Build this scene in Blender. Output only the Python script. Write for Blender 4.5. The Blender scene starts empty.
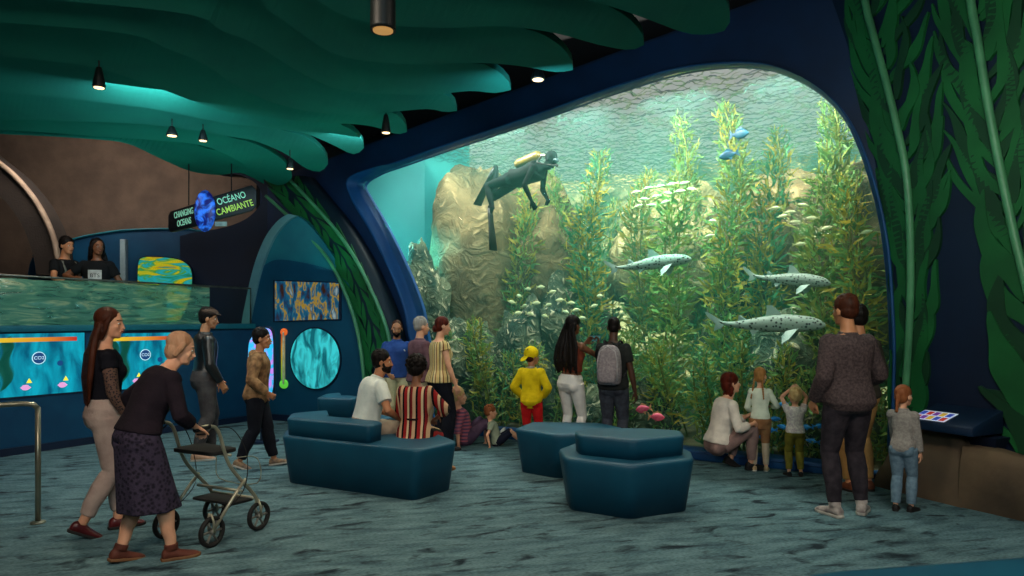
import bpy, bmesh, math, random
from mathutils import Vector, Matrix, Euler, noise
from math import sin, cos, pi, radians, sqrt, atan2
V = Vector
random.seed(7)
sc = bpy.context.scene
COL = sc.collection
# ------------------------------------------------------------------ camera
F = 700.0; HY = 318.0; EYE = 1.65
cd = bpy.data.cameras.new('camera'); cam = bpy.data.objects.new('camera', cd); COL.objects.link(cam)
cam.location = (0, 0, EYE); cam.rotation_euler = (pi/2, 0, 0)
cd.sensor_width = 36; cd.lens = 36*F/1024; cd.shift_y = (HY-288)/1024
cd.clip_end = 200
sc.camera = cam
sc.view_settings.view_transform = 'Standard'
sc.view_settings.look = 'None'
sc.view_settings.exposure = 0.0
sc.view_settings.gamma = 1.0
sc.view_settings.use_curve_mapping = False
sc.cycles.use_denoising = True
sc.cycles.max_bounces = 7; sc.cycles.diffuse_bounces = 3; sc.cycles.glossy_bounces = 3
sc.cycles.transmission_bounces = 6; sc.cycles.transparent_max_bounces = 16; sc.cycles.volume_bounces = 1
sc.cycles.sample_clamp_indirect = 4.0
sc.cycles.caustics_reflective = False; sc.cycles.caustics_refractive = False
# ------------------------------------------------------------------ world (the sky above the open tank)
w = bpy.data.worlds.new('sky'); sc.world = w; w.use_nodes = True
bg = w.node_tree.nodes['Background']
bg.inputs[0].default_value = (0.80, 0.80, 0.78, 1); bg.inputs[1].default_value = .50
# ------------------------------------------------------------------ lights
def aim(o, d):
    o.rotation_euler = V(d).to_track_quat('-Z', 'Y').to_euler()
def light(kind, name, loc, d, power, col=(1,1,1), size=0.3, angle=60, blend=.5, sy=None):
    l = bpy.data.lights.new(name, kind); o = bpy.data.objects.new(name, l); COL.objects.link(o)
    o.location = loc; aim(o, d); l.energy = power; l.color = col
    if kind == 'AREA':
        l.size = size
        if sy: l.shape = 'RECTANGLE'; l.size_y = sy
    elif kind == 'SPOT':
        l.spot_size = radians(angle); l.spot_blend = blend; l.shadow_soft_size = size
    elif kind == 'POINT': l.shadow_soft_size = size
    elif kind == 'SUN': l.angle = radians(size)
    return o
light('SUN', 'sunlight', (0,0,20), (0.30, 0.50, -1), 18, (1, .95, .80), 3)
# added fill lights, unseen above and behind the viewpoint, brightening floor and visitors
light('AREA', 'gallery_fill_light', (-2.0, 2.0, 3.6), (-.1, .75, -1), 82, (1, .84, .66), .8)
light('AREA', 'gallery_fill_light', (2.4, 2.0, 3.6), (.1, .75, -1), 78, (1, .86, .70), .8)
light('AREA', 'gallery_fill_light', (0.3, -1.5, 3.4), (0, 1, -.55), 72, (.66, .90, 1), 1.2)
light('AREA', 'exhibit_fill_light', (-3.4, 6.6, 3.55), (-.55, .85, -.62), 40, (.5, .85, 1), .8)  # pair of added fills, lifting the arch exhibit and left walls
light('AREA', 'exhibit_fill_light', (-1.8, 8.2, 3.6), (-.5, .8, -.75), 22, (.5, .85, 1), .6)
light('AREA', 'kelp_wall_fill_light', (2.3, 4.6, 3.5), (1, .55, -.75), 18, (.75, 1, .85), .7)  # added fill, brightens the painted kelp on the right wall
light('AREA', 'beam_fill_light', (.2, 6.2, 3.3), (.25, 1, .42), 14, (.35, .75, 1), .7)  # added fill, lifts the navy beam over the window
light('AREA', 'vault_fill_light', (-7.6, 11.6, 4.9), (-.1, 1, -.30), 64, (1, .93, .84), 1.2)  # added warm fills, this and the next, for the concrete behind the gallery
light('AREA', 'vault_fill_light', (-4.9, 11.4, 5.0), (-.1, 1, -.35), 3, (1, .95, .9), 1.0)
light('AREA', 'visitor_fill_light', (-5.6, 8.6, 3.9), (-.25, .55, -1), 16, (1, .82, .66), .5)  # added warm fill for the two people on the gallery
_u = V((.8422, -.5391, 0)); _n = V((.5391, .8422, 0))
for _k in range(5):   # added fill lights hidden behind the lintel, brightening the kelp from the front
    light('AREA', 'tank_fill_light', V((0, 9.55, 4.50)) + _u*(-2.0+1.35*_k) + _n*.62, _n*.75+V((0,0,-1)), 84, (1, 1, .90), .9, sy=.3)
light('SPOT', 'tank_tint_light', V((0, 9.55, 3.3)) + _u*(-3.3) + _n*.9, _u*1.2+_n*.5+V((0,0,-1.1)), 420, (.12, .85, 1), .2, 80, 1)  # added blue-teal light, tints the lower left rocks
light('SPOT', 'tank_tint_light', V((0, 9.55, 4.3)) + _u*1.6 + _n*.5, _u*.5+_n*1.0+V((0,0,-2.2)), 300, (.10, 1, .75), .2, 60, 1)  # added green-teal light, tints the middle of the tank
# cove uplights on top of the exhibits washing the ceiling ribs
light('AREA', 'cove_uplight', (-3.6, 9.2, 2.3), (.10, -.10, 1), 15, (.16, 1, .84), 3.4, sy=1.8)
light('AREA', 'cove_uplight', (-1.2, 8.3, 2.5), (.1, -.1, 1), 9, (.20, 1, .80), 2.5, sy=1.6)
# ------------------------------------------------------------------ colour + materials
def lin(c):
    c = c/255.0
    return c/12.92 if c <= .04045 else ((c+.055)/1.055)**2.4
def rgb(r, g, b): return (lin(r), lin(g), lin(b), 1)
MATS = {}
def mat(name, c1, c2=None, scale=12, rough=.7, metal=0, bump=0, bscale=None, tex='noise', contrast=(.35, .65),
        emit=0, spec=.35, stretch=None, detail=4, dist=0, sheen=0, trans=0):
    """procedural principled material; c1/c2 sRGB tuples mixed by a texture in object space"""
    if name in MATS: return MATS[name]
    m = bpy.data.materials.new(name); m.use_nodes = True; nt = m.node_tree; N = nt.nodes; L = nt.links
    b = N['Principled BSDF']; b.inputs['Roughness'].default_value = rough; b.inputs['Metallic'].default_value = metal
    b.inputs['Specular IOR Level'].default_value = spec
    if sheen: b.inputs['Sheen Weight'].default_value = sheen
    tc = N.new('ShaderNodeTexCoord'); mp = N.new('ShaderNodeMapping'); L.new(tc.outputs['Object'], mp.inputs[0])
    if stretch: mp.inputs['Scale'].default_value = stretch
    if c2 is None: c2 = tuple(x*.8 for x in c1)
    if tex == 'noise':
        t = N.new('ShaderNodeTexNoise'); t.inputs['Scale'].default_value = scale; t.inputs['Detail'].default_value = detail
        t.inputs['Distortion'].default_value = dist; out = t.outputs['Fac']
    elif tex == 'voronoi':
        t = N.new('ShaderNodeTexVoronoi'); t.inputs['Scale'].default_value = scale; out = t.outputs['Distance']
    elif tex == 'wave':
        t = N.new('ShaderNodeTexWave'); t.inputs['Scale'].default_value = scale; t.inputs['Distortion'].default_value = dist
        t.inputs['Detail'].default_value = detail; out = t.outputs['Fac']
    L.new(mp.outputs[0], t.inputs['Vector'])
    r = N.new('ShaderNodeValToRGB'); r.color_ramp.elements[0].position = contrast[0]; r.color_ramp.elements[1].position = contrast[1]
    r.color_ramp.elements[0].color = rgb(*c1); r.color_ramp.elements[1].color = rgb(*c2)
    L.new(out, r.inputs[0]); L.new(r.outputs[0], b.inputs['Base Color'])
    if emit:
        L.new(r.outputs[0], b.inputs['Emission Color']); b.inputs['Emission Strength'].default_value = emit
    if trans:
        tr = N.new('ShaderNodeBsdfTranslucent'); L.new(r.outputs[0], tr.inputs[0]); mx = N.new('ShaderNodeMixShader'); mx.inputs[0].default_value = trans
        L.new(b.outputs[0], mx.inputs[1]); L.new(tr.outputs[0], mx.inputs[2]); L.new(mx.outputs[0], N['Material Output'].inputs[0])
    if bump:
        n2 = N.new('ShaderNodeTexNoise'); n2.inputs['Scale'].default_value = bscale or scale*3; n2.inputs['Detail'].default_value = 3
        L.new(mp.outputs[0], n2.inputs['Vector'])
        bp = N.new('ShaderNodeBump'); bp.inputs['Strength'].default_value = bump; bp.inputs['Distance'].default_value = .02
        L.new(n2.outputs['Fac'], bp.inputs['Height']); L.new(bp.outputs[0], b.inputs['Normal'])
    MATS[name] = m
    return m
def glass(name, tint=(1,1,1,1), gl=.08, rough=.02):
    if name in MATS: return MATS[name]
    m = bpy.data.materials.new(name); m.use_nodes = True; nt = m.node_tree; nt.nodes.clear(); N = nt.nodes; L = nt.links
    o = N.new('ShaderNodeOutputMaterial'); t = N.new('ShaderNodeBsdfTransparent'); t.inputs[0].default_value = tint
    g = N.new('ShaderNodeBsdfGlossy'); g.inputs['Roughness'].default_value = rough
    fr = N.new('ShaderNodeFresnel'); fr.inputs[0].default_value = 1.06
    mul = N.new('ShaderNodeMath'); mul.operation = 'MULTIPLY'; mul.inputs[1].default_value = gl/.0123 if gl < .02 else 1.0
    mx = N.new('ShaderNodeMixShader'); L.new(fr.outputs[0], mul.inputs[0]); L.new(mul.outputs[0], mx.inputs[0])
    L.new(t.outputs[0], mx.inputs[1]); L.new(g.outputs[0], mx.inputs[2]); L.new(mx.outputs[0], o.inputs[0])
    MATS[name] = m
    return m
# ------------------------------------------------------------------ mesh kernel
class Sh:
    """a bag of vertices and faces"""
    def __init__(s): s.v = []; s.f = []; s.mi = []; s.cur = 0
    def add(s, vs, fs):
        b = len(s.v); s.v += [V(p) for p in vs]; s.f += [tuple(b+i for i in f) for f in fs]; s.mi += [s.cur]*len(fs); return s
    def box(s, c, d, R=None):
        c = V(c); h = V(d)/2; R = R or Matrix.Identity(3)
        vs = [c + R @ V((x*h.x, y*h.y, z*h.z)) for x in (-1,1) for y in (-1,1) for z in (-1,1)]
        return s.add(vs, [(0,1,3,2),(4,6,7,5),(0,4,5,1),(2,3,7,6),(0,2,6,4),(1,5,7,3)])
    def loft(s, rings, closed=True, caps=True):
        n = len(rings[0]); vs = [p for r in rings for p in r]; fs = []
        for i in range(len(rings)-1):
            for j in range(n if closed else n-1):
                k = (j+1) % n; fs.append((i*n+j, i*n+k, (i+1)*n+k, (i+1)*n+j))
        if caps and closed:
            fs.append(tuple(range(n-1, -1, -1))); fs.append(tuple((len(rings)-1)*n+i for i in range(n)))
        return s.add(vs, fs)
    def tube(s, pts, rad, n=10, caps=True, flat=1.0, up=None, dome=False):
        pts = [V(p) for p in pts]
        if not hasattr(rad, '__len__'): rad = [rad]*len(pts)
        rings = []; px = None
        if dome:   # rounded ends
            d0 = (pts[0]-pts[1]).normalized(); d1 = (pts[-1]-pts[-2]).normalized()
            r0, r1 = rad[0], rad[-1]
            pts = [pts[0]+d0*r0*.95, pts[0]+d0*r0*.65] + pts + [pts[-1]+d1*r1*.65, pts[-1]+d1*r1*.95]
            rad = [r0*.3, r0*.76] + list(rad) + [r1*.76, r1*.3]
        for i, p in enumerate(pts):
            t = (pts[min(i+1, len(pts)-1)] - pts[max(i-1, 0)]).normalized()
            if px is None:
                a = V(up) if up else (V((0,0,1)) if abs(t.z) < .9 else V((1,0,0)))
                px = a.cross(t).normalized()
            else:
                q = px - t*px.dot(t)
                px = q.normalized() if q.length > 1e-5 else t.orthogonal().normalized()
            py = t.cross(px)
            rings.append([p + (px*cos(2*pi*k/n) + py*sin(2*pi*k/n)*flat)*rad[i] for k in range(n)])
        return s.loft(rings, caps=caps)
    def ell(s, c, r, R=None, nu=16, nv=10, p=1.0):
        c = V(c); R = R or Matrix.Identity(3); vs = []; fs = []
        for j in range(1, nv):
            a = pi*j/nv
            for i in range(nu):
                b = 2*pi*i/nu; vs.append(c + R @ V((r[0]*sin(a)*cos(b), r[1]*sin(a)*sin(b), r[2]*cos(a))))
        for j in range(nv-2):
            for i in range(nu):
                k = (i+1) % nu; fs.append((j*nu+i, (j+1)*nu+i, (j+1)*nu+k, j*nu+k))
        t = len(vs); vs += [c + R @ V((0,0,r[2])), c - R @ V((0,0,r[2]))]
        for i in range(nu):
            k = (i+1) % nu; fs.append((t, i, k)); fs.append((t+1, (nv-2)*nu+k, (nv-2)*nu+i))
        return s.add(vs, fs)
    def prism(s, poly, d):
        """polygon (3D points) extruded by vector d"""
        n = len(poly); poly = [V(p) for p in poly]; d = V(d)
        return s.loft([poly, [p+d for p in poly]])
    def lathe(s, c, prof, n=20, R=None):
        c = V(c); R = R or Matrix.Identity(3)
        return s.loft([[c + R @ V((r*cos(2*pi*k/n), r*sin(2*pi*k/n), z)) for k in range(n)] for r, z in prof])
    def disp(s, f):
        s.v = [f(p) for p in s.v]; return s
REC = []
def mk(name, sh, m, parent=None, smooth=False, bevel=0, remesh=0, relax=0, bseg=2, sub=0, tri=False, solid=0, recalc=True):
    me = bpy.data.meshes.new(name); me.from_pydata([tuple(p) for p in sh.v], [], sh.f)
    ms = m if isinstance(m, (list, tuple)) else [m]
    for q in ms: me.materials.append(q)
    if len(ms) > 1: me.polygons.foreach_set('material_index', sh.mi)
    if recalc:
        bm = bmesh.new(); bm.from_mesh(me); bmesh.ops.recalc_face_normals(bm, faces=bm.faces); bm.to_mesh(me); bm.free()
    o = bpy.data.objects.new(name, me); COL.objects.link(o)
    mods = False
    if solid: q = o.modifiers.new('s', 'SOLIDIFY'); q.thickness = solid; q.offset = 0; mods = True
    if remesh:
        q = o.modifiers.new('r', 'REMESH'); q.mode = 'VOXEL'; q.voxel_size = remesh; q.use_smooth_shade = True; mods = True
        if relax: q = o.modifiers.new('sm', 'SMOOTH'); q.factor = .5; q.iterations = relax
    if bevel: q = o.modifiers.new('b', 'BEVEL'); q.width = bevel; q.segments = bseg; q.limit_method = 'ANGLE'; q.angle_limit = radians(35); mods = True
    if sub: q = o.modifiers.new('u', 'SUBSURF'); q.levels = sub; q.render_levels = sub; mods = True
    if mods:
        dg = bpy.context.evaluated_depsgraph_get()
        me2 = bpy.data.meshes.new_from_object(o.evaluated_get(dg)); o.modifiers.clear(); old = o.data; o.data = me2; me2.name = name
        bpy.data.meshes.remove(old)
        if not me2.materials:
            for q in ms: me2.materials.append(q)
    if smooth or remesh or bevel: o.data.polygons.foreach_set('use_smooth', [True]*len(o.data.polygons))
    if bevel and not smooth:
        try: o.data.set_sharp_from_angle(angle=radians(40))
        except Exception: pass
    o.data.update()
    if parent is not None: o.parent = parent
    return o
def thing(name, label, cat, loc=(0,0,0), rz=0, group=None, s=1.0, rot=None):
    o = bpy.data.objects.new(name, None); COL.objects.link(o); o.empty_display_size = .1
    o.location = loc; o.rotation_euler = rot if rot else (0, 0, rz); o.scale = (s, s, s)
    o['label'] = label; o['category'] = cat
    if group: o['group'] = group
    return o
def tag(o, label, cat, group=None):
    o['label'] = label; o['category'] = cat
    if group: o['group'] = group
    return o
def struct(name, sh, m, **k):
    o = mk(name, sh, m, **k); o['kind'] = 'structure'; return o
def stuff(o, label, cat):
    o['label'] = label; o['category'] = cat; o['kind'] = 'stuff'; return o
def copytree(o, parent=None):
    c = o.copy(); COL.objects.link(c)
    if parent is not None: c.parent = parent
    for ch in [q for q in bpy.data.objects if q.parent == o]: copytree(ch, c)
    return c
# ------------------------------------------------------------------ where photo points lie in the place
def ray(px, py): return V(((px-512)/F, 1.0, (HY-py)/F))
def on_plane(px, py, p0, n):
    d = ray(px, py); o = V((0,0,EYE)); n = V(n)
    return o + d*((V(p0)-o).dot(n)/d.dot(n))
def at(px, py, Y): return V((0,0,EYE)) + ray(px, py)*Y
def floor_pt(px, py, z=0): return on_plane(px, py, (0,0,z), (0,0,1))
P0 = V((0, 9.55, 0)); UD = V((.8422, -.5391, 0)); ND = V((.5391, .8422, 0))   # window wall: origin, along, into the tank
def WW(px, py, d=0): return on_plane(px, py, P0+ND*d, ND)
def W(u, d, z): return P0 + UD*u + ND*d + V((0,0,z))
LA = V((-6.08, 8.31, 0)); LD = V((.538, .843, 0)).normalized(); LN = V((LD.y, -LD.x, 0))   # left exhibit wall; LN points into the room
def LW(px, py, d=0): return on_plane(px, py, LA+LN*d, LN)
def LP(t, d, z): return LA + LD*t + LN*d + V((0,0,z))
def smooth_poly(pts, n=6, closed=False):
    """Catmull-Rom through points"""
    pts = [V(p) for p in pts]; out = []; m = len(pts)
    rng = range(m if closed else m-1)
    for i in rng:
        if closed: a, b, c, d = pts[i-1], pts[i], pts[(i+1)%m], pts[(i+2)%m]
        else: a, b, c, d = pts[max(i-1,0)], pts[i], pts[i+1], pts[min(i+2,m-1)]
        for k in range(n):
            t = k/n; out.append(.5*((2*b)+(c-a)*t+(2*a-5*b+4*c-d)*t*t+(3*b-a-3*c+d)*t**3))
    if not closed: out.append(pts[-1])
    return out
def resample(pts, n):
    pts = [V(p) for p in pts]; L = [0]
    for a, b in zip(pts, pts[1:]): L.append(L[-1]+(b-a).length)
    out = []; j = 0
    for i in range(n):
        s = L[-1]*i/(n-1)
        while j < len(L)-2 and L[j+1] < s: j += 1
        d = L[j+1]-L[j]; out.append(pts[j].lerp(pts[j+1], (s-L[j])/d if d > 1e-9 else 0))
    return out
# ================================================================== SETTING
m_navy = mat('navy_paint', (6,34,62), (4,26,50), 3, .55)
m_navyd = mat('dark_navy_paint', (2,24,50), (2,18,42), 2, .6)
m_black = mat('black_void_paint', (2,4,9), (1,3,6), 2, .9)
m_blue = mat('blue_wall_paint', (6,62,92), (4,52,82), 3, .5)
m_rim = mat('blue_rim_lacquer', (12,72,124), (9,60,108), 2, .6)
m_teal_arch = mat('teal_panel_paint', (24,104,116), (16,88,104), 2, .5)
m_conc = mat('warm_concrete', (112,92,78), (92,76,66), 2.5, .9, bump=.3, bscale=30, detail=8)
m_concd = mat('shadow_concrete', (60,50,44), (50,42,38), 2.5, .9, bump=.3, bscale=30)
# carpet: streaky teal grey planks with dark worn blotches
def carpet():
    m = bpy.data.materials.new('streaked_carpet'); m.use_nodes = True; N = m.node_tree.nodes; L = m.node_tree.links
    b = N['Principled BSDF']; b.inputs['Roughness'].default_value = .95; b.inputs['Specular IOR Level'].default_value = .1
    tc = N.new('ShaderNodeTexCoord'); rotm = N.new('ShaderNodeMapping'); rotm.inputs['Rotation'].default_value = (0,0,radians(-14))
    L.new(tc.outputs['Object'], rotm.inputs[0])
    def tex(scale, sx, sy, lo, hi, det=5, dist=0):
        mp = N.new('ShaderNodeMapping'); mp.inputs['Scale'].default_value = (sx, sy, 1); L.new(rotm.outputs[0], mp.inputs[0])
        t = N.new('ShaderNodeTexNoise'); t.inputs['Scale'].default_value = scale; t.inputs['Detail'].default_value = det; t.inputs['Distortion'].default_value = dist
        L.new(mp.outputs[0], t.inputs['Vector']); r = N.new('ShaderNodeMapRange'); r.inputs[1].default_value = lo; r.inputs[2].default_value = hi
        L.new(t.outputs['Fac'], r.inputs[0]); return r.outputs[0]
    a = tex(4, .7, 2.6, .3, .72, 9); d = tex(3.4, .9, 2.0, .55, .68, 10, .6); f = tex(34, 1, 2.2, .28, .62, 5)
    mx = N.new('ShaderNodeMix'); mx.data_type = 'RGBA'; L.new(a, mx.inputs[0]); mx.inputs[6].default_value = rgb(66,94,104); mx.inputs[7].default_value = rgb(112,144,150)
    m2 = N.new('ShaderNodeMix'); m2.data_type = 'RGBA'; L.new(d, m2.inputs[0]); L.new(mx.outputs[2], m2.inputs[6]); m2.inputs[7].default_value = rgb(34,48,56)
    m3 = N.new('ShaderNodeMix'); m3.data_type = 'RGBA'; m3.blend_type = 'MULTIPLY'; m3.inputs[0].default_value = .5; L.new(m2.outputs[2], m3.inputs[6]); L.new(f, m3.inputs[7])
    L.new(m3.outputs[2], b.inputs['Base Color'])
    bp = N.new('ShaderNodeBump'); bp.inputs['Strength'].default_value = .5; bp.inputs['Distance'].default_value = .01; L.new(f, bp.inputs['Height']); L.new(bp.outputs[0], b.inputs['Normal'])
    return m
struct('floor', Sh().box((0, 4.5, -.1), (26, 26, .2)), carpet())
struct('ceiling', Sh().prism([V((-13,-5.3,5.65)), V((10,-5.3,5.65)), W(8,.3,5.65), W(-5.3,.3,5.65), V((-13,12.4,5.65))], (0,0,.2)), m_black)   # dark deck above the hanging ribs, ends over the window wall
# enclosing walls out of view
struct('wall_back', Sh().box((0, -4.1, 2.9), (26, .2, 6)), m_navyd)
struct('wall_left', Sh().box((-11.5, 5, 2.9), (.2, 19, 6)), m_navyd)
struct('wall_right', Sh().box((7.4, 1.5, 2.9), (.2, 12, 6)), m_navyd)

# ---- window wall with the rounded opening
inner_px = [(363,184),(380,173),(400,166),(440,152),(500,132),(550,115),(600,97),(640,84),(670,75),(700,69),(735,66),(765,68),(790,76),(815,90),
            (835,108),(850,130),(862,158),(872,190),(880,225),(885,260),(888,300),(890,350),(889,400),(888,440),(885,471),
            (825,465),(755,457),(684,449),(600,439),(515,429),(436,420),(433,400),(430,360),(425,330),(420,305),(405,266),(384,224),(368,197)]
GD = .20
def px_norm(pts, i):
    a = V(pts[i-1]+(0,)); b = V(pts[(i+1) % len(pts)]+(0,)); t = (b-a).normalized(); return V((t.y, -t.x, 0))
outer_px = []
for i, p in enumerate(inner_px):
    n = px_norm(inner_px, i); k = 2 + (13 if n.x < -.45 else 13*max(0, -n.x))*(1 if n.y > -.9 else .5) + 4*max(0, n.x)
    if n.y > .7: k = 1
    outer_px.append((p[0]+n.x*k, p[1]+n.y*k*.7))
inn = smooth_poly([WW(*p, GD) for p in inner_px], 4, True)
out_ = smooth_poly([WW(*p, 0) for p in outer_px], 4, True)
cen = W(.6, 0, 2.3)
def to_uz(p): q = p-P0; return q.dot(UD), q.z
cu, cz = to_uz(cen)
def top_z(u): return 4.72 + .136*u
def bound(p):
    u, z = to_uz(p); du, dz = u-cu, z-cz; best = 1e9
    if du > 0: best = min(best, (5.2-cu)/du)
    if du < 0: best = min(best, (-5.3-cu)/du)
    if dz < 0: best = min(best, (-.02-cz)/dz)
    k = dz-.136*du
    if k > 0: best = min(best, (top_z(cu)-cz)/k)
    return W(cu+du*best, 0, cz+dz*best)
bnd = [bound(p) for p in out_]
s = Sh(); s.loft([bnd, out_], caps=False)
for q in ((-5.3,-.02),(5.2,-.02),(5.2,top_z(5.2)),(-5.3,top_z(-5.3))):   # fill the four outer corners
    P = W(q[0], 0, q[1])
    i = min(range(len(bnd)), key=lambda j: (bnd[j]-P).length)
    ks = [(i-2) % len(bnd), (i-1) % len(bnd), i, (i+1) % len(bnd), (i+2) % len(bnd)]
    s.add([P]+[bnd[j] for j in ks], [(0,1,2),(0,2,3),(0,3,4),(0,4,5)])
struct('wall_window', s, mat('beam_navy', (4,38,74), (3,30,62), 2, .65), recalc=False)
# wall thickness above the window, closing the gap to the tank
s = Sh(); s.prism([W(-5.3,0,top_z(-5.3)), W(5.2,0,top_z(5.2)), W(5.2,.35,top_z(5.2)), W(-5.3,.35,top_z(-5.3))], (0,0,.03))
s.prism([W(-5.3,.32,0), W(-5.3,.35,0), W(-5.3,.35,6), W(-5.3,.32,6)], -UD*.02)
struct('trim_1', s, m_navy)
struct('wall_tank_front', Sh().prism([W(-5.3, .5, top_z(-5.3)), W(6, .5, top_z(6)), W(6,.5,7), W(-5.3,.5,7)], ND*.1), m_black)
# stepped, splayed rim of the window
def ringmix(a, b, t, d): return [p.lerp(q, t) + ND*(d - GD*t) for p, q in zip(a, b)]
s = Sh(); s.loft([ringmix(out_, inn, -.02, .02), ringmix(out_, inn, -.05, -.05), ringmix(out_, inn, .12, -.075), ringmix(out_, inn, .42, -.06),
                  ringmix(out_, inn, .46, .03), ringmix(out_, inn, .9, .06), ringmix(out_, inn, 1.0, .09), ringmix(out_, inn, 1.0, GD+.1)], caps=False)
struct('window_1', s, m_rim, smooth=True)
s = Sh(); s.prism(inn, ND*.04)
o = mk('window_pane', s, glass('acrylic_pane', (.97,1,.99,1))); o['kind'] = 'structure'; o['label'] = 'clear acrylic pane'; o.name = 'window_2'
# low blue kerb under the window
s = Sh(); s.prism([W(-2.6,-.06,0), W(4.35,-.06,0), W(4.35,-.06,.115), W(-2.6,-.06,.115)], ND*.28)
struct('baseboard_window', s, m_rim, bevel=.02)

# ---- right wall: leans slightly inwards, dark blue, runs towards the viewer
RA = V((3.88, 7.07, 0)); RD = V((.428, -.904, 0)).normalized(); RN = V((RD.y, -RD.x, 0))
def rs(z): return .28*(max(z,0)/4.77)**2.6
def RP(t, z, d=0): return RA + RD*t + RN*(rs(z)+d) + V((0,0,z))
def RW(px, py, d=0):
    z = 2.0
    for _ in range(12):
        p = on_plane(px, py, RA+RN*(rs(z)+d), RN); z = p.z
    return (p-RA).dot(RD), p.z
s = Sh(); s.loft([[RP(-1.6*rs(z)+f*8.5, z) for z in [k*.3 for k in range(20)]] for f in [k/24 for k in range(25)]], closed=False, caps=False)
struct('wall_kelp_side', s, m_navyd, smooth=True, recalc=False)

# ---- hanging ceiling ribs: overlapping teal blades with rounded tips
m_fin = mat('teal_felt', (6,112,94), (5,100,86), 1.5, .9, bump=.1, bscale=60)
fins = [ # far edge (left to tip), gap start of the near edge
 ([(-200,126),(0,134),(91,139),(128,144),(157,157),(190,171),(219,175),(241,173),(264,184)], (205,148)),
 ([(-200,124),(0,130),(91,136),(164,141),(204,146),(237,160),(262,178),(276,185),(285,184),(292,178)], (233,138)),
 ([(-200,116),(100,122),(182,129),(233,137),(255,141),(284,153),(302,166),(313,171),(322,171),(328,164)], (290,132)),
 ([(-200,80),(0,92),(146,108),(219,122),(292,131),(310,135),(335,146),(349,153),(357,154),(364,148)], (345,127)),
 ([(-200,40),(60,62),(146,84),(219,110),(277,118),(325,123),(352,124),(375,127),(396,134),(407,132)], (394,113)),
 ([(-200,10),(100,30),(170,50),(204,64),(237,86),(277,104),(321,113),(360,115),(392,112),(427,109),(445,112),(457,111)], (439,92)),
 ([(-200,-20),(160,10),(220,30),(255,44),(292,68),(328,86),(360,93),(385,94),(427,95),(470,91),(495,93),(511,90)], (481,64)),
 ([(-200,-50),(200,-20),(270,12),(300,33),(328,51),(360,60),(410,64),(479,63),(520,66),(555,72),(573,70)], (529,30)),
 ([(-200,-90),(230,-60),(300,-12),(340,14),(382,24),(444,28),(496,26),(550,32),(600,45),(630,50),(644,45)], (595,2)),
 ([(-200,-130),(300,-90),(380,-45),(450,-22),(520,-12),(595,2),(650,20),(690,34),(722,32),(730,22)], (700,-30)),
 ([(-200,-190),(300,-150),(420,-100),(520,-75),(620,-60),(700,-32),(750,-10),(790,0),(810,-12)], (780,-80)),
 ([(-200,-260),(300,-230),(420,-190),(520,-160),(640,-140),(740,-110),(800,-85),(850,-72),(870,-90)], (860,-150)),
]
ZF = 3.80
rib_where = ['farthest and lowest of all, over the concrete wall','second from the far end, ending over the green kelp arch','third from the far end, its tip over dark wall',
 'fourth from the far end, pointing at the window corner','fifth from the far end, beside a small hanging spotlight','sixth from the far end, with a pointed tip',
 'seventh from the far end, above the window beam','eighth from the far end, its tip behind a spotlight','ninth from the far end, broad and dark','tenth from the far end, wide blunt tip nearest the kelp wall',
 'eleventh from the far end, at the top edge of view','nearest of all, overhead']
for k, (far, gap) in enumerate(fins):
    tip = far[-1]; g = V(gap+(0,)); t3 = V(tip+(0,)); dv = t3-g
    c1 = g+V((dv.x*.45, dv.y*.08, 0)); c2 = g+V((dv.x*1.06, dv.y*.62, 0))
    near_tip = [((1-t)**3)*g+3*t*(1-t)**2*c1+3*t*t*(1-t)*c2+t**3*t3 for t in [i/8 for i in range(9)]]
    if k+1 < len(fins): left = [V((x, y-7 if x > -150 else y-30, 0)) for x, y in fins[k+1][0] if x < gap[0]-12]
    else: left = [V((-200,-330,0)), V((400,-280,0))]
    near = left + near_tip
    fp = resample(smooth_poly([V(p+(0,)) for p in far], 6), 90); npz = resample(smooth_poly(near, 6), 90)
    # pair the two edges and drop them on to their hanging heights: far edge low, near edge higher
    A = [on_plane(p.x, p.y, (0,0,ZF), (0,0,1)) for p in fp]
    B = [on_plane(p.x, p.y, (0,0,ZF+.10*min(1, (90-i)/25)), (0,0,1)) for i, p in enumerate(npz)]
    s = Sh(); top = V((0,0,.06))
    s.loft([A, B], closed=False); s.loft([[p+top for p in A], [p+top for p in B]], closed=False)
    s.loft([A, [p+top for p in A]], closed=False); s.loft([B, [p+top for p in B]], closed=False)
    o = mk('ceiling_rib', s, m_fin)
    tag(o, 'wavy teal ceiling rib, '+rib_where[k], 'ceiling panel', 'hanging ceiling ribs')
# ================================================================== THE TANK BEHIND THE WINDOW
ZS = 4.62
# water body: absorbs red and scatters a little, like real haze in deep water
m = bpy.data.materials.new('tank_water'); m.use_nodes = True; nt = m.node_tree; nt.nodes.clear()
o_ = nt.nodes.new('ShaderNodeOutputMaterial'); va = nt.nodes.new('ShaderNodeVolumeAbsorption'); vs_ = nt.nodes.new('ShaderNodeVolumeScatter'); ad = nt.nodes.new('ShaderNodeAddShader')
va.inputs[0].default_value = (.20, .88, .74, 1); va.inputs[1].default_value = .06
vs_.inputs[0].default_value = (.22, .86, .72, 1); vs_.inputs[1].default_value = .052; vs_.inputs[2].default_value = .3
nt.links.new(va.outputs[0], ad.inputs[0]); nt.links.new(vs_.outputs[0], ad.inputs[1]); nt.links.new(ad.outputs[0], o_.inputs['Volume'])
s = Sh(); s.prism([W(-5.2, .27, .02), W(6.4, .27, .02), W(6.4, 8, .02), W(-8, 8, .02)], (0,0,ZS-.02))
o = mk('tank_water', s, m); stuff(o, 'clear green-tinted water filling the big kelp tank', 'water')
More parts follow.
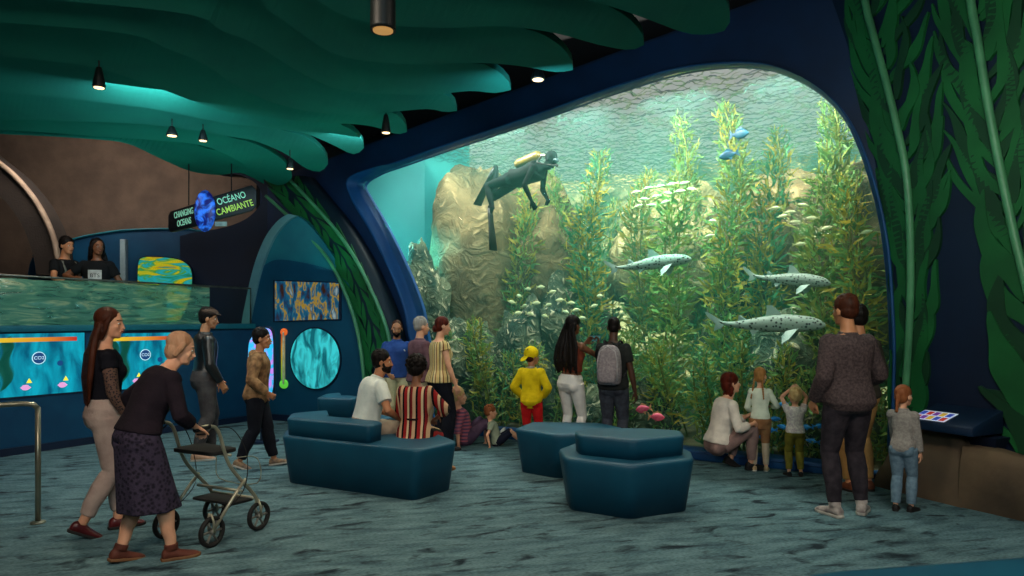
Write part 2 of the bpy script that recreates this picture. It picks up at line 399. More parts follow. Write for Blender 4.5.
# rippled water surface seen from below
def m_surface():
    m = bpy.data.materials.new('water_surface'); m.use_nodes = True; nt = m.node_tree; nt.nodes.clear(); N = nt.nodes; L = nt.links
    o = N.new('ShaderNodeOutputMaterial'); t = N.new('ShaderNodeBsdfTransparent'); g = N.new('ShaderNodeBsdfGlossy'); g.inputs['Roughness'].default_value = .12
    g.inputs[0].default_value = (.38,.46,.50,1)
    fr = N.new('ShaderNodeLayerWeight'); fr.inputs[0].default_value = .55
    mr = N.new('ShaderNodeMapRange'); mr.inputs[1].default_value = .54; mr.inputs[2].default_value = .80; mr.inputs[3].default_value = .05; mr.inputs[4].default_value = 1
    mx = N.new('ShaderNodeMixShader'); L.new(fr.outputs['Facing'], mr.inputs[0]); L.new(mr.outputs[0], mx.inputs[0])
    L.new(t.outputs[0], mx.inputs[1]); L.new(g.outputs[0], mx.inputs[2]); L.new(mx.outputs[0], o.inputs[0]); return m
s = Sh(); nu, nd = 640, 320; vs = []; fs = []
for j in range(nd+1):
    for i in range(nu+1):
        d = .3+7.7*j/nd; u0 = -5.2-.35*d; u = u0+(6.4-u0)*i/nu
        z = ZS + .02*noise.noise(V((u*2, d*3.2, 0))) + .050*noise.noise(V((u*6+9, d*9, 3))) + .030*noise.noise(V((u*13, d*18, 7)))
        vs.append(W(u, d, z))
for j in range(nd):
    for i in range(nu):
        a = j*(nu+1)+i; fs.append((a, a+1, a+nu+2, a+nu+1))
s.add(vs, fs)
o = mk('water_surface', s, m_surface(), smooth=True, recalc=False); stuff(o, 'silvery rippled surface of the tank water', 'water surface')
# tank floor and rock back
def rockmat(name, a, b, c, sc_=1.0):
    m = bpy.data.materials.new(name); m.use_nodes = True; N = m.node_tree.nodes; L = m.node_tree.links
    B = N['Principled BSDF']; B.inputs['Roughness'].default_value = .9; B.inputs['Specular IOR Level'].default_value = .15
    tc = N.new('ShaderNodeTexCoord')
    n1 = N.new('ShaderNodeTexNoise'); n1.inputs['Scale'].default_value = 1.6*sc_; n1.inputs['Detail'].default_value = 8; n1.inputs['Distortion'].default_value = 1.2
    n2 = N.new('ShaderNodeTexNoise'); n2.inputs['Scale'].default_value = 4.5*sc_; n2.inputs['Detail'].default_value = 8; n2.inputs['Distortion'].default_value = 2.5
    L.new(tc.outputs['Object'], n1.inputs[0]); L.new(tc.outputs['Object'], n2.inputs[0])
    r1 = N.new('ShaderNodeValToRGB'); e = r1.color_ramp.elements; e[0].position = .38; e[0].color = rgb(*a); e[1].position = .62; e[1].color = rgb(*b); L.new(n1.outputs[0], r1.inputs[0])
    r2 = N.new('ShaderNodeMapRange'); r2.inputs[1].default_value = .56; r2.inputs[2].default_value = .70; L.new(n2.outputs[0], r2.inputs[0])
    mx = N.new('ShaderNodeMix'); mx.data_type = 'RGBA'; L.new(r2.outputs[0], mx.inputs[0]); L.new(r1.outputs[0], mx.inputs[6]); mx.inputs[7].default_value = rgb(*c)
    L.new(mx.outputs[2], B.inputs['Base Color'])
    bp = N.new('ShaderNodeBump'); bp.inputs['Strength'].default_value = .9; bp.inputs['Distance'].default_value = .12; L.new(n2.outputs[0], bp.inputs['Height']); L.new(bp.outputs[0], B.inputs['Normal'])
    return m
m_rockw = rockmat('crust_and_caustic_rock', (44,62,54), (98,104,80), (206,196,164))  # pale patches are crust and also caustic highlights put into the colour
m_rockb = rockmat('brown_smooth_rock', (84,72,50), (122,104,72), (150,134,98), .6)
m_rockc = rockmat('far_rock', (96,92,60), (150,140,98), (190,182,140), .7)
m_tankside = mat('tank_side_panel', (44,150,156), (34,132,140), 1.2, .6)
s = Sh(); s.prism([W(-5.2,.24,-.02), W(6.6,.24,-.02), W(6.6,8.3,-.02), W(-6.4,8.3,-.02)], (0,0,.04)); struct('floor_tank', s, mat('pale_sand', (96,88,62), (64,60,42), 3, .95, bump=.3))
s = Sh(); s.prism([W(-5.1,.4,0), W(-4.5,.6,0), W(-3.2,2.0,0), W(-2.9,3.0,0), W(-3.1,3.0,0), W(-3.4,2.1,0)], (0,0,5.2)); struct('wall_tank_left', s, m_tankside)
s = Sh(); s.prism([W(6.0,.3,0), W(6.2,.3,0), W(6.2,8.2,0), W(6.0,8.2,0)], (0,0,5.2)); struct('wall_tank_right', s, m_rockc)
s = Sh(); vs = []; fs = []; n1_, n2_ = 120, 50
for j in range(n2_+1):
    for i in range(n1_+1):
        u = -8+14.5*i/n1_; z = 5.0*j/n2_
        d = 7.2 + .9*noise.fractal(V((u*.5, z*.6, 2)), .8, 2, 5) - .8*(1-z/5)
        vs.append(W(u, d, z))
for j in range(n2_):
    for i in range(n1_):
        a = j*(n1_+1)+i; fs.append((a, a+1, a+n1_+2, a+n1_+1))
s.add(vs, fs); struct('wall_tank_rear', s, m_rockc, smooth=True)

def boulder(c, r, seed, amp=.35, nu=56, nv=36, sharp=1.2, R=None):
    s = Sh(); s.ell((0,0,0), (1,1,1), nu=nu, nv=nv)
    def f(p):
        q = p*1.3+V((seed*3.1, seed*1.7, seed))
        k = 1+amp*noise.fractal(q, .9, 2, 5)+amp*.35*abs(noise.noise(q*3.3))*sharp
        p = V((p.x*r[0], p.y*r[1], p.z*r[2]))*k
        return V(c)+(R @ p if R else p)
    return s.disp(f)
RW3 = Matrix.Rotation(atan2(UD.y, UD.x), 3, 'Z')
def tboulder(name, u, d, z, r, seed, m, label, amp=.35):
    o = mk(name, boulder(W(u,d,z), r, seed, amp, R=RW3), m, smooth=True); tag(o, label, 'rock', 'reef rocks in the kelp tank')
tboulder('reef_rock', -2.15, 2.1, 2.30, (.98,.8,2.05), 1, m_rockb, 'tall smooth brown rock behind the diver, rounded at its top', .22)
tboulder('reef_rock', -1.15, 2.7, 2.6, (.85,.7,1.45), 12, m_rockb, 'brown rock shoulder right behind the diver under the surface', .22)
tboulder('reef_rock', -2.35, 1.0, 1.3, (.42,.4,1.35), 2, m_rockw, 'pale crusted rock column at the left edge of the tank')
tboulder('reef_rock', -1.7, 1.2, .75, (.6,.4,.85), 3, m_rockw, 'dark crusted rock low at the left end of the tank')
tboulder('reef_rock', -.75, 1.6, .75, (.55,.5,1.05), 4, m_rockw, 'brown reef boulder behind the two sitting children')
tboulder('reef_rock', -.2, 2.0, 1.2, (.6,.5,1.0), 5, m_rockw, 'crusted boulder left of the child in the yellow hoodie')
tboulder('reef_rock', .75, 1.1, .25, (.3,.28,.38), 6, m_rockw, 'small pale rock between the child in yellow and the woman with braids')
tboulder('reef_rock', 1.55, 1.0, .28, (.4,.3,.42), 7, m_rockw, 'pale rock near the pink fish')
tboulder('reef_rock', 2.5, 2.6, 1.2, (.6,.5,1.3), 8, m_rockw, 'crusted rock pillar above the squatting woman')
tboulder('reef_rock', 3.35, 1.5, .7, (.6,.5,1.0), 9, m_rockw, 'orange-brown rock behind the toddler with raised arms')
tboulder('reef_rock', 3.9, .95, .3, (.45,.35,.5), 10, m_rockw, 'pale rock heap in the lower right corner of the tank')
tboulder('reef_rock', 4.0, 2.7, 2.3, (1.0,.8,1.3), 11, m_rockb, 'brown rock mass high at the right side of the tank', .3)
tboulder('reef_rock', 2.95, 3.6, 3.0, (1.3,.8,.9), 13, m_rockb, 'flat-topped rock shelf just under the surface at right', .25)
tboulder('reef_rock', 1.0, 3.8, 2.6, (1.2,.8,1.2), 14, m_rockc, 'rock mound behind the middle kelp plants', .3)
# ---- kelp plants: stipe + hundreds of ruffled blades each
def leafmat(name, a, b):
    m = mat(name, a, b, 4.5, .45, contrast=(.3,.7), spec=.3, trans=.35); return m
m_kelp = [leafmat('kelp_olive', (88,116,56), (166,170,84)), leafmat('kelp_green', (70,124,72), (134,168,88)), leafmat('kelp_gold', (190,164,60), (112,136,60)),
          leafmat('kelp_deep', (50,116,84), (88,146,92))]
m_stipe = mat('kelp_stipe', (110,110,40), (80,90,34), 8, .6)
def kelp(u, d, H, n, mi, label, spread=.42, bl=.42, seed=0, z0=0, parts=2):
    rnd = random.Random(seed); t = thing('giant_kelp', label, 'kelp plant', W(u,d,z0), 0, 'giant kelp in the tank')
    ph = rnd.uniform(0,6); sway = lambda z: V((.10*sin(z*1.3+ph)+.05*sin(z*3+ph), .08*cos(z*1.1+ph), z))
    st = Sh()
    for q in range(3):
        off = [V((.10*sin(q*2.1+z*.8), .10*cos(q*2.1+z*.8), 0)) for z in [H*k/12 for k in range(13)]]
        st.tube([sway(H*k/12*(1-.08*q))+off[k] for k in range(13)], .012, 5)
    mk('stipe', st, m_stipe, t, smooth=True)
    fs = [Sh() for _ in range(parts)]
    for i in range(int(n*3.2)):
        h = H*(.04+.96*rnd.random()**.9); tp = .55+.45*min(1, (H-h)/(.25*H)) if h > .75*H else 1
        p = sway(h); a = rnd.uniform(0, 2*pi); L_ = bl*.42*rnd.uniform(.55,1.35)*tp
        el = rnd.uniform(.15, 1.15) if h < .8*H else rnd.uniform(.7,1.4)
        if rnd.random() < .18: el = rnd.uniform(-.5,.1)
        hd = V((cos(a), sin(a), 0)); p = p+hd*rnd.uniform(0, spread*.5)*tp
        dr = (hd*cos(el)+V((0,0,sin(el)))); side = dr.cross(V((rnd.uniform(-1,1), rnd.uniform(-1,1), rnd.uniform(-.4,1)))).normalized()
        up = side.cross(dr); bend = rnd.uniform(-2.2,2.2); wv = rnd.uniform(0,6); wd = L_*rnd.uniform(.07,.13); A = []; B = []; K = 8
        for k in range(K+1):
            q = k/K; c = p + dr*L_*q + up*(bend*.22*L_*q*q) + side*(.05*L_*sin(q*5+wv))
            wdt = wd*(sin(pi*min(1,q*.9+.06))**.6)*(1-.35*q) + .001; tw = sin(q*7+wv)*.5
            e = side*cos(tw)+up*sin(tw); r_ = .16*wdt*sin(q*26+wv)
            c = c + side*bend*.10*L_*sin(q*4.5+wv)+up*.07*L_*sin(q*6+ph+i); A.append(c+e*wdt+up*r_); B.append(c-e*wdt-up*r_)
        s = fs[i % parts]; s.loft([A, B], closed=False)
    for q in range(parts):
        mk('blades', fs[q], m_kelp[(mi+q) % 4 if q else mi], t, smooth=True, recalc=False)
    return t
KN = [ # px, d, top px y, n, material, label words
 (452, 1.6, 262, 150, 1, 'short kelp plant at the left, below the swimming diver'),
 (480, 2.3, 205, 240, 3, 'kelp plant rising left of the sitting children, under the diver\'s fin'),
 (520, 1.9, 190, 330, 1, 'kelp plant straight below the diver'),
 (556, 2.4, 175, 330, 0, 'thick kelp plant above the child in the yellow hoodie'),
 (592, 1.7, 152, 380, 2, 'golden-topped kelp plant just right of the diver'),
 (645, 2.6, 172, 330, 1, 'kelp plant behind the highest spotted shark'),
 (676, 1.4, 118, 330, 0, 'slender kelp plant reaching the surface left of the tallest one'),
 (727, 1.6, 92, 430, 1, 'tallest bright green kelp plant in the middle of the window'),
 (768, 1.9, 132, 330, 2, 'gold-green kelp plant right of the tallest one'),
 (826, 1.3, 100, 430, 0, 'large olive kelp plant at the right of the window'),
 (858, 1.0, 175, 240, 1, 'kelp plant against the right rim of the window'),
 (700, 3.4, 180, 260, 3, 'dim kelp plant deep behind the middle of the tank'),
 (795, 3.2, 190, 240, 3, 'dim kelp plant deep in the tank at right'),
 (610, 3.6, 200, 240, 3, 'dim kelp plant deep behind the golden-topped one'),
 (745, .8, 330, 150, 3, 'low kelp plant near the glass above the girl with braids'),
 (655, .8, 345, 130, 1, 'low leafy kelp near the glass right of the man with the backpack'),
 (535, .9, 345, 110, 1, 'low leafy kelp near the glass behind the child in yellow'),
 (440, .7, 330, 90, 3, 'low teal-green kelp near the glass at the far left of the window'),
 (476, .8, 318, 150, 1, 'leafy kelp near the glass above the child in plaid'),
 (505, .7, 352, 90, 3, 'low kelp near the glass above the toddler on the floor'),
 (566, .9, 345, 110, 0, 'low olive kelp near the glass behind the woman with very long braids'),
 (628, .7, 330, 130, 0, 'olive kelp near the glass just right of the backpack'),
 (706, .7, 350, 120, 3, 'dark low kelp near the glass above the squatting woman'),
 (786, .8, 345, 120, 1, 'low kelp near the glass above the toddler with raised arms'),
 (818, .7, 372, 100, 0, 'low olive kelp near the glass left of the tweed-jacketed man'),
 (866, .6, 400, 90, 0, 'low leafy kelp near the glass beside the man in the jacket'),
]
for i, (px, d, ty, n, mi, lb) in enumerate(KN):
    b = WW(px, HY, d); q = b-P0; u = q.dot(UD); H = on_plane(px, ty, P0+ND*d, ND).z
    H = min(H, ZS-.1); kelp(u, d, H, n, mi, lb, seed=i+3, spread=.46 if H > 2.5 else .35, bl=.46 if H > 2.5 else .34)
# ---- fish
def fish_shape(L_=1.0, hgt=.36, wid=.16, tail=.22):
    s = Sh(); prof = [(-.5,.02),(-.42,.35),(-.25,.85),(-.05,1),(.15,.8),(.32,.38),(.42,.2)]; rings = []
    for x, r in prof: rings.append([V((-x*L_, wid*L_/2*r*cos(2*pi*k/10), hgt*L_/2*r*sin(2*pi*k/10))) for k in range(10)])
    return s.loft(rings)
def small_fish(name, label, cat, m, mf, group, hgt=.36):
    t = thing(name, label, cat, (0,0,0), 0, group)
    mk('body', fish_shape(1, hgt), m, t, smooth=True)
    s = Sh(); s.add([(-.38,0,.05),(-.62,0,hgt*.55),(-.54,0,0),(-.62,0,-hgt*.55),(-.38,0,-.05)], [(0,1,2),(0,2,4),(4,2,3)]); mk('tail_fin', s, mf, t, solid=.02)
    s = Sh(); s.add([(.2,0,hgt*.4),(.0,0,hgt*.72),(-.3,0,hgt*.42),(-.25,0,hgt*.25)], [(0,1,2,3)]); mk('dorsal_fin', s, mf, t, solid=.02)
    s = Sh(); s.add([(.05,.05,-hgt*.3),(-.1,.06,-hgt*.65),(-.2,.05,-hgt*.3)], [(0,1,2)]); mk('belly_fin', s, mf, t, solid=.02)
    return t
m_silver = mat('pale_fish', (226,226,170), (190,200,150), 6, .35, spec=.6); m_silf = mat('pale_fish_fin', (200,200,130))
m_bluef = mat('blue_fish', (70,170,240), (40,140,225), 6, .4); m_bluff = mat('blue_fish_fin', (60,150,230))
m_pink = mat('pink_fish', (250,110,140), (240,80,110), 4, .4); m_pinkf = mat('pink_fish_fin', (250,170,120))
m_dark = mat('dark_blue_fish', (6,40,70), (6,70,90), 4, .5)
YW = atan2(UD.y, UD.x)
def school(proto, lst, first=[True]):
    for i, (px, py, d, L_, fl, lb) in enumerate(lst):
        o = proto if i == 0 else copytree(proto)
        o.location = WW(px, py, d); o.scale = (L_,)*3; o.rotation_euler = (0, random.uniform(-.25,.25), YW+(pi if fl else 0)+random.uniform(-.4,.4))
        if lb: o['label'] = lb
sp = [(519,296),(528,289),(541,287),(552,292),(512,302),(524,306),(536,303),(548,305),(560,300),(571,303),(566,312),(530,314),(545,316),(518,313),(576,310),(582,318),(600,296),(594,306)]
school(small_fish('small_fish', 'small pale yellow fish in the shoal above the child in the yellow hoodie', 'fish', m_silver, m_silf, 'pale shoal at left'),
       [(x, y, 1.0+.03*(i%5), .15, i%4==0, None) for i, (x, y) in enumerate(sp)])
sp = [(636,192),(648,188),(660,186),(672,184),(684,183),(644,199),(656,196),(668,193),(680,191),(692,189),(638,206),(652,205),(665,202)]
school(small_fish('small_fish', 'small silvery fish in the shoal above the highest spotted shark', 'fish', m_silver, m_silf, 'silvery shoal in the middle', .3),
       [(x, y, 1.0+.03*(i%5), .15, i%3==0, None) for i, (x, y) in enumerate(sp)])
sp = [(775,208),(790,212),(803,205),(812,218),(826,228),(795,222),(783,216),(800,244),(846,206),(713,221),(709,236),(866,232)]
school(small_fish('small_fish', 'small silvery fish scattered before the large olive kelp at right', 'fish', m_silver, m_silf, 'silvery fish at right', .3),
       [(x, y, .9, .15, i%3==0, None) for i, (x, y) in enumerate(sp)])
sp = [(775,419),(783,427),(770,430),(783,404),(812,441),(820,426),(828,449),(744,424),(760,436),(806,427),(798,446),(716,428)]
school(small_fish('damsel_fish', 'small bright blue fish swimming low behind the small children', 'fish', m_bluef, m_bluff, 'blue fish low in the tank'),
       [(x, y, .5, .145, i%5!=0, None) for i, (x, y) in enumerate(sp)])
school(small_fish('coral_fish', 'pink fish with spiky fins, the upper of the two', 'fish', m_pink, m_pinkf, None, .55),
       [(643,409,.45,.20,True,None), (657,417,.45,.20,False,'pink fish with spiky fins, the lower of the two')])
school(small_fish('surface_fish', 'dark blue fish in the top of the tallest kelp, the higher of the two', 'fish', m_dark, m_dark, None, .5),
       [(740,134,1.0,.27,False,None), (728,155,1.0,.24,True,'teal-blue fish in the top of the tallest kelp, the lower of the two')])
# ---- leopard sharks
m_shark = mat('spotted_shark_skin', (26,38,36), (140,158,144), 26, .45, tex='voronoi', contrast=(.24,.36), spec=.4)
m_sharkf = mat('shark_fin_skin', (130,160,150), (170,190,176), 6, .5); m_eye = mat('dark_eye', (10,10,12), rough=.1)
def shark(label, px, py, d, L_, yaw, pitch):
    t = thing('leopard_shark', label, 'shark', WW(px,py,d), 0, None, L_, rot=(0, pitch, YW+yaw))
    prof = [(.50,.01,0),(.47,.045,.0),(.40,.075,.004),(.28,.095,.01),(.12,.105,.012),(-.05,.09,.01),(-.2,.062,.008),(-.33,.036,.012),(-.44,.02,.03),(-.5,.012,.06)]
    rings = []
    for x, r, z in prof:
        yo = .03*sin(x*5)
        rings.append([V((x, yo+r*.85*cos(2*pi*k/16), z+r*(sin(2*pi*k/16) if sin(2*pi*k/16) > 0 else .75*sin(2*pi*k/16)))) for k in range(16)])
    mk('body', Sh().loft(rings), m_shark, t, smooth=True, sub=1)
    def fin(nm, pts): mk(nm, Sh().add(pts, [tuple(range(len(pts)))]), m_sharkf, t, solid=.008)
    fin('dorsal_fin', [(.12,.01,.10),(.02,.01,.20),(-.03,.01,.205),(-.03,.01,.15),(-.05,.01,.08)])
    fin('dorsal_fin', [(-.2,-.02,.05),(-.27,-.02,.11),(-.29,-.03,.11),(-.3,-.03,.04)])
    fin('tail_fin', [(-.42,-.02,.035),(-.6,-.03,.15),(-.63,-.03,.15),(-.6,-.03,.10),(-.52,-.03,.03),(-.54,-.03,-.04),(-.47,-.03,-.02)])
    fin('pectoral_fin', [(.27,-.07,-.03),(.2,-.16,-.13),(.14,-.17,-.17),(.13,-.12,-.10),(.16,-.06,-.05)])
    fin('pectoral_fin', [(.27,.07,-.03),(.2,.16,-.12),(.14,.17,-.15),(.13,.12,-.09),(.16,.06,-.05)])
    fin('pelvic_fin', [(-.08,-.05,-.03),(-.15,-.08,-.09),(-.18,-.05,-.04)])
    mk('eye', Sh().ell((.42,-.055,.025), (.009,.009,.009)), m_eye, t, smooth=True)
shark('grey spotted shark swimming right, highest of the three', 652, 265, .8, 1.05, .1, -.12)
shark('grey spotted shark swimming right, between rock and kelp above the lowest one', 790, 281, .8, .92, -.1, .10)
shark('longest grey spotted shark, lowest of the three, above the girl with braids', 770, 326, .6, 1.22, 0, -.02)
# ================================================================== LEFT SIDE: touch pool, screens, upper gallery
def emis(name, col, st): 
    m = mat(name, col, col, 3, emit=st); return m
def text_mesh(name, body, size, m, parent, M4, ext=.004, align='CENTER', font_scale=(1,1), bold=0):
    cu_ = bpy.data.curves.new(name, 'FONT'); cu_.body = body; cu_.size = size; cu_.extrude = ext; cu_.align_x = align; cu_.align_y = 'CENTER'; cu_.offset = bold
    o = bpy.data.objects.new(name, cu_); COL.objects.link(o)
    me = bpy.data.meshes.new_from_object(o.evaluated_get(bpy.context.evaluated_depsgraph_get())); bpy.data.objects.remove(o)
    me.transform(Matrix.Diagonal((font_scale[0], font_scale[1], 1, 1))); me.transform(M4); me.materials.clear(); me.materials.append(m)
    o = bpy.data.objects.new(name, me); COL.objects.link(o); o.parent = parent; return o
def frame4(o, x, y):   # matrix with columns x, y, x*y at o
    x = V(x).normalized(); y = V(y).normalized(); z = x.cross(y)
    return Matrix(((x.x,y.x,z.x,o[0]),(x.y,y.y,z.y,o[1]),(x.z,y.z,z.z,o[2]),(0,0,0,1)))
ZP = 1.56; T0, T1 = -3.0, 3.55       # pool base height and extent along the left wall
# exhibit front wall with a recess ledge, then the pool on top
s = Sh(); s.prism([LP(T0,0,0), LP(T1,0,0), LP(T1,0,ZP-.08), LP(T0,0,ZP-.08)], -LN*.35); struct('wall_exhibit', s, m_blue)
s = Sh(); s.prism([LP(T0,.05,ZP-.08), LP(T1,.05,ZP-.08), LP(T1,.05,ZP), LP(T0,.05,ZP)], -LN*1.45); struct('trim_2', s, m_teal_arch, bevel=.01)
s = Sh(); s.prism([LP(T0,.03,0), LP(T1,.03,0), LP(T1,.03,.09), LP(T0,.03,.09)], -LN*.05); struct('baseboard_exhibit', s, m_navyd)
# pool: glass front, water, rear wall
def m_poolwater():
    m = bpy.data.materials.new('pool_water'); m.use_nodes = True; N = m.node_tree.nodes; L = m.node_tree.links; B = N['Principled BSDF']
    B.inputs['Roughness'].default_value = .12; tc = N.new('ShaderNodeTexCoord'); mp = N.new('ShaderNodeMapping'); mp.inputs['Scale'].default_value = (1,1,5); L.new(tc.outputs['Object'], mp.inputs[0])
    n = N.new('ShaderNodeTexNoise'); n.inputs['Scale'].default_value = 2.2; n.inputs['Detail'].default_value = 7; n.inputs['Distortion'].default_value = 1.5; L.new(mp.outputs[0], n.inputs[0])
    r = N.new('ShaderNodeValToRGB'); e = r.color_ramp.elements; e[0].position = .35; e[0].color = rgb(60,108,98); e[1].position = .56; e[1].color = rgb(104,146,126)
    q = e.new(.68); q.color = rgb(190,186,150); q = e.new(.71); q.color = rgb(100,120,98); L.new(n.outputs[0], r.inputs[0]); L.new(r.outputs[0], B.inputs['Base Color'])
    L.new(r.outputs[0], B.inputs['Emission Color']); B.inputs['Emission Strength'].default_value = .10  # faint glow given to the water itself, in place of light inside the pool
    bp = N.new('ShaderNodeBump'); bp.inputs['Strength'].default_value = .4; bp.inputs['Distance'].default_value = .05; L.new(n.outputs[0], bp.inputs['Height']); L.new(bp.outputs[0], B.inputs['Normal']); tp = N.new('ShaderNodeBsdfTransparent'); tp.inputs[0].default_value = (.75,.95,.88,1); mx = N.new('ShaderNodeMixShader'); mx.inputs[0].default_value = .30; L.new(B.outputs[0], mx.inputs[1]); L.new(tp.outputs[0], mx.inputs[2]); L.new(mx.outputs[0], N['Material Output'].inputs[0]); return m
s = Sh(); n = 60; z1 = 2.13
top = lambda t, d: LP(t, d, z1+.02*noise.noise(V((t*3, d*5, 0)))+.012*noise.noise(V((t*9, d*9, 4))))
rows = [[LP(T0+(T1-.75-T0)*i/n, -.06, ZP) for i in range(n+1)]] + [[top(T0+(T1-.75-T0)*i/n, -.06-.08*j) for i in range(n+1)] for j in range(15)] + [[LP(T0+(T1-.75-T0)*i/n, -1.2, ZP) for i in range(n+1)]]
s.loft(rows, closed=False); stuff(mk('pool_water', s, m_poolwater(), smooth=True), 'murky green rippled water inside the raised glass-fronted pool', 'water')
t = thing('pool_barrier', 'long glass barrier in front of the raised pool, with a thin metal top rail', 'glass barrier', LP(0,0,ZP))
off = LP(0,0,ZP)
s = Sh(); s.prism([LP(T0,.0,ZP)-off, LP(T1-.05,.0,ZP)-off, LP(T1-.05,0,2.12)-off, LP(T0,0,2.19)-off], -LN*.02); mk('glass_panel', s, glass('pool_glass', (.90,.98,.95,1)), t)
s = Sh(); s.tube([LP(T0,-.01,2.195)-off, LP(T1-.05,-.01,2.125)-off, LP(T1-.05,-.01,ZP)-off], .014, 8); mk('top_rail', s, mat('dull_steel', (110,110,100), (90,92,84), 8, .35, .8), t, smooth=True)
# raised gallery floor behind the pool, dark curved wall, concrete vault
s = Sh(); s.prism([LP(T0-2,-1.25,0), LP(T1,-1.25,0), LP(T1,-4.5,0), LP(T0-2,-4.5,0)], (0,0,1.0)); struct('floor_gallery', s, m_navyd)
s = Sh(); s.prism([V((-14,14.6,0)), V((-4.6,14.6,0)), V((-4.6,14.6,6.2)), V((-14,14.6,6.2))], (0,.2,0)); struct('wall_concrete', s, m_conc)
s = Sh(); s.prism([V((-13,15.5,5.9)), V((-4.6,15.5,5.9)), V((-4.6,12.3,5.9)), V((-13,12.3,5.9))], (0,0,.1)); struct('ceiling_gallery', s, m_black)
s = Sh(); s.prism([V((-4.6,12.6,0)), V((-4.6,15.4,0)), V((-4.5,15.4,0)), V((-4.5,12.55,0))], (0,0,6)); struct('wall_added_light_block', s, m_black)  # added to stop tank skylight leaking into the gallery
# blue curved wall panel behind the gallery visitors
def PY(px, py, Y): return at(px, py, Y)
edge = smooth_poly([PY(28,272,12.9), PY(34,256,12.9), PY(60,243,12.9), PY(110,232,12.9), PY(160,229,12.9), PY(200,231,12.9), PY(262,252,12.9)], 6)
s = Sh(); s.prism(edge+[PY(262,480,12.9), PY(28,480,12.9)], (0,.25,0)); struct('wall_gallery', s, m_blue)
s = Sh(); s.tube([p+V((0,-.02,.0)) for p in edge[6:]], .02, 6); struct('trim_3', s, m_teal_arch, smooth=True)
s = Sh(); s.box(PY(124,270,12.6), (.10,.1,1.1)); struct('trim_4', s, mat('pale_post_paint', (150,170,176), (130,150,156), 5, .5), bevel=.01)
# void wall between gallery and arch
s = Sh(); s.prism(smooth_poly([PY(180,236,12.3), PY(196,232,12.3), PY(222,228,12.3), PY(244,220,12.3), PY(258,208,12.3), PY(262,196,12.3), PY(256,184,12.3), PY(240,175,12.3), PY(214,172,12.3), PY(205,160,12.3)], 5)+[PY(330,120,12.3), PY(330,480,12.3), PY(182,480,12.3)], (0,.3,0)); struct('wall_void', s, m_navyd)
# concrete vault arch with a lit rib
outer = smooth_poly([PY(-60,118,12.2), PY(0,163,12.2), PY(22,183,12.2), PY(42,210,12.2), PY(56,243,12.2), PY(60,275,12.2)], 6)
innr = smooth_poly([PY(-60,150,12.2), PY(-20,180,12.2), PY(4,200,12.2), PY(22,225,12.2), PY(33,255,12.2), PY(36,275,12.2)], 6)
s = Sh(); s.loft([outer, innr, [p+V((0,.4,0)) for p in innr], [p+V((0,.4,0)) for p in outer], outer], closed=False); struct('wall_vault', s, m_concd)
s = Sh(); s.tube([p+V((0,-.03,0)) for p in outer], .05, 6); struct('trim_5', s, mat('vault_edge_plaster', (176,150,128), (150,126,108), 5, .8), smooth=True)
# ---- graphic screens (flat displays, lit from within)
def uvplane(name, cs, m, parent, thick=None):
    me = bpy.data.meshes.new(name); me.from_pydata([tuple(c) for c in cs], [], [(0,1,2,3)]); me.materials.append(m)
    uv = me.uv_layers.new(); 
    for i, c in enumerate([(0,0),(1,0),(1,1),(0,1)]): uv.data[i].uv = c
    o = bpy.data.objects.new(name, me); COL.objects.link(o); o.parent = parent; return o
def m_screen_kelp(name='ocean_display', strength=.85, tint=((0,96,128),(14,180,206))):
    m = bpy.data.materials.new(name); m.use_nodes = True; N = m.node_tree.nodes; L = m.node_tree.links; B = N['Principled BSDF']; B.inputs['Roughness'].default_value = .3
    tc = N.new('ShaderNodeTexCoord'); mp = N.new('ShaderNodeMapping'); mp.inputs['Scale'].default_value = (6,1.1,1); L.new(tc.outputs['UV'], mp.inputs[0])
    n = N.new('ShaderNodeTexNoise'); n.inputs['Scale'].default_value = 1.6; n.inputs['Detail'].default_value = 6; n.inputs['Distortion'].default_value = .6; L.new(mp.outputs[0], n.inputs[0])
    r = N.new('ShaderNodeValToRGB'); e = r.color_ramp.elements; e[0].position = .36; e[0].color = rgb(*tint[0]); e[1].position = .66; e[1].color = rgb(*tint[1]); L.new(n.outputs[0], r.inputs[0])
    B.inputs['Base Color'].default_value = (0,0,0,1); L.new(r.outputs[0], B.inputs['Emission Color']); B.inputs['Emission Strength'].default_value = strength; return m
def grad_mat(name, cols, strength=1.0, axis=0):
    m = bpy.data.materials.new(name); m.use_nodes = True; N = m.node_tree.nodes; L = m.node_tree.links; B = N['Principled BSDF']; B.inputs['Base Color'].default_value = (0,0,0,1)
    tc = N.new('ShaderNodeTexCoord'); sp_ = N.new('ShaderNodeSeparateXYZ'); L.new(tc.outputs['UV'], sp_.inputs[0]); r = N.new('ShaderNodeValToRGB'); e = r.color_ramp.elements
    e[0].color = rgb(*cols[0]); e[1].color = rgb(*cols[-1])
    for i, c in enumerate(cols[1:-1]): q = e.new((i+1)/(len(cols)-1)); q.color = rgb(*c)
    L.new(sp_.outputs[axis], r.inputs[0]); L.new(r.outputs[0], B.inputs['Emission Color']); B.inputs['Emission Strength'].default_value = strength; return m
m_scr = m_screen_kelp(); m_bar = grad_mat('heat_bar', [(210,200,70),(240,200,40),(230,150,40),(200,30,30)], .9)
m_icon = emis('icon_disc', (20,60,110), .8); m_icl = emis('icon_ring', (190,220,230), .8); m_tri = emis('warning_triangle', (240,220,60), .9); m_cor = emis('coral_icon', (220,150,200), .8); m_kic = emis('kelp_icon', (10,84,70), .5)
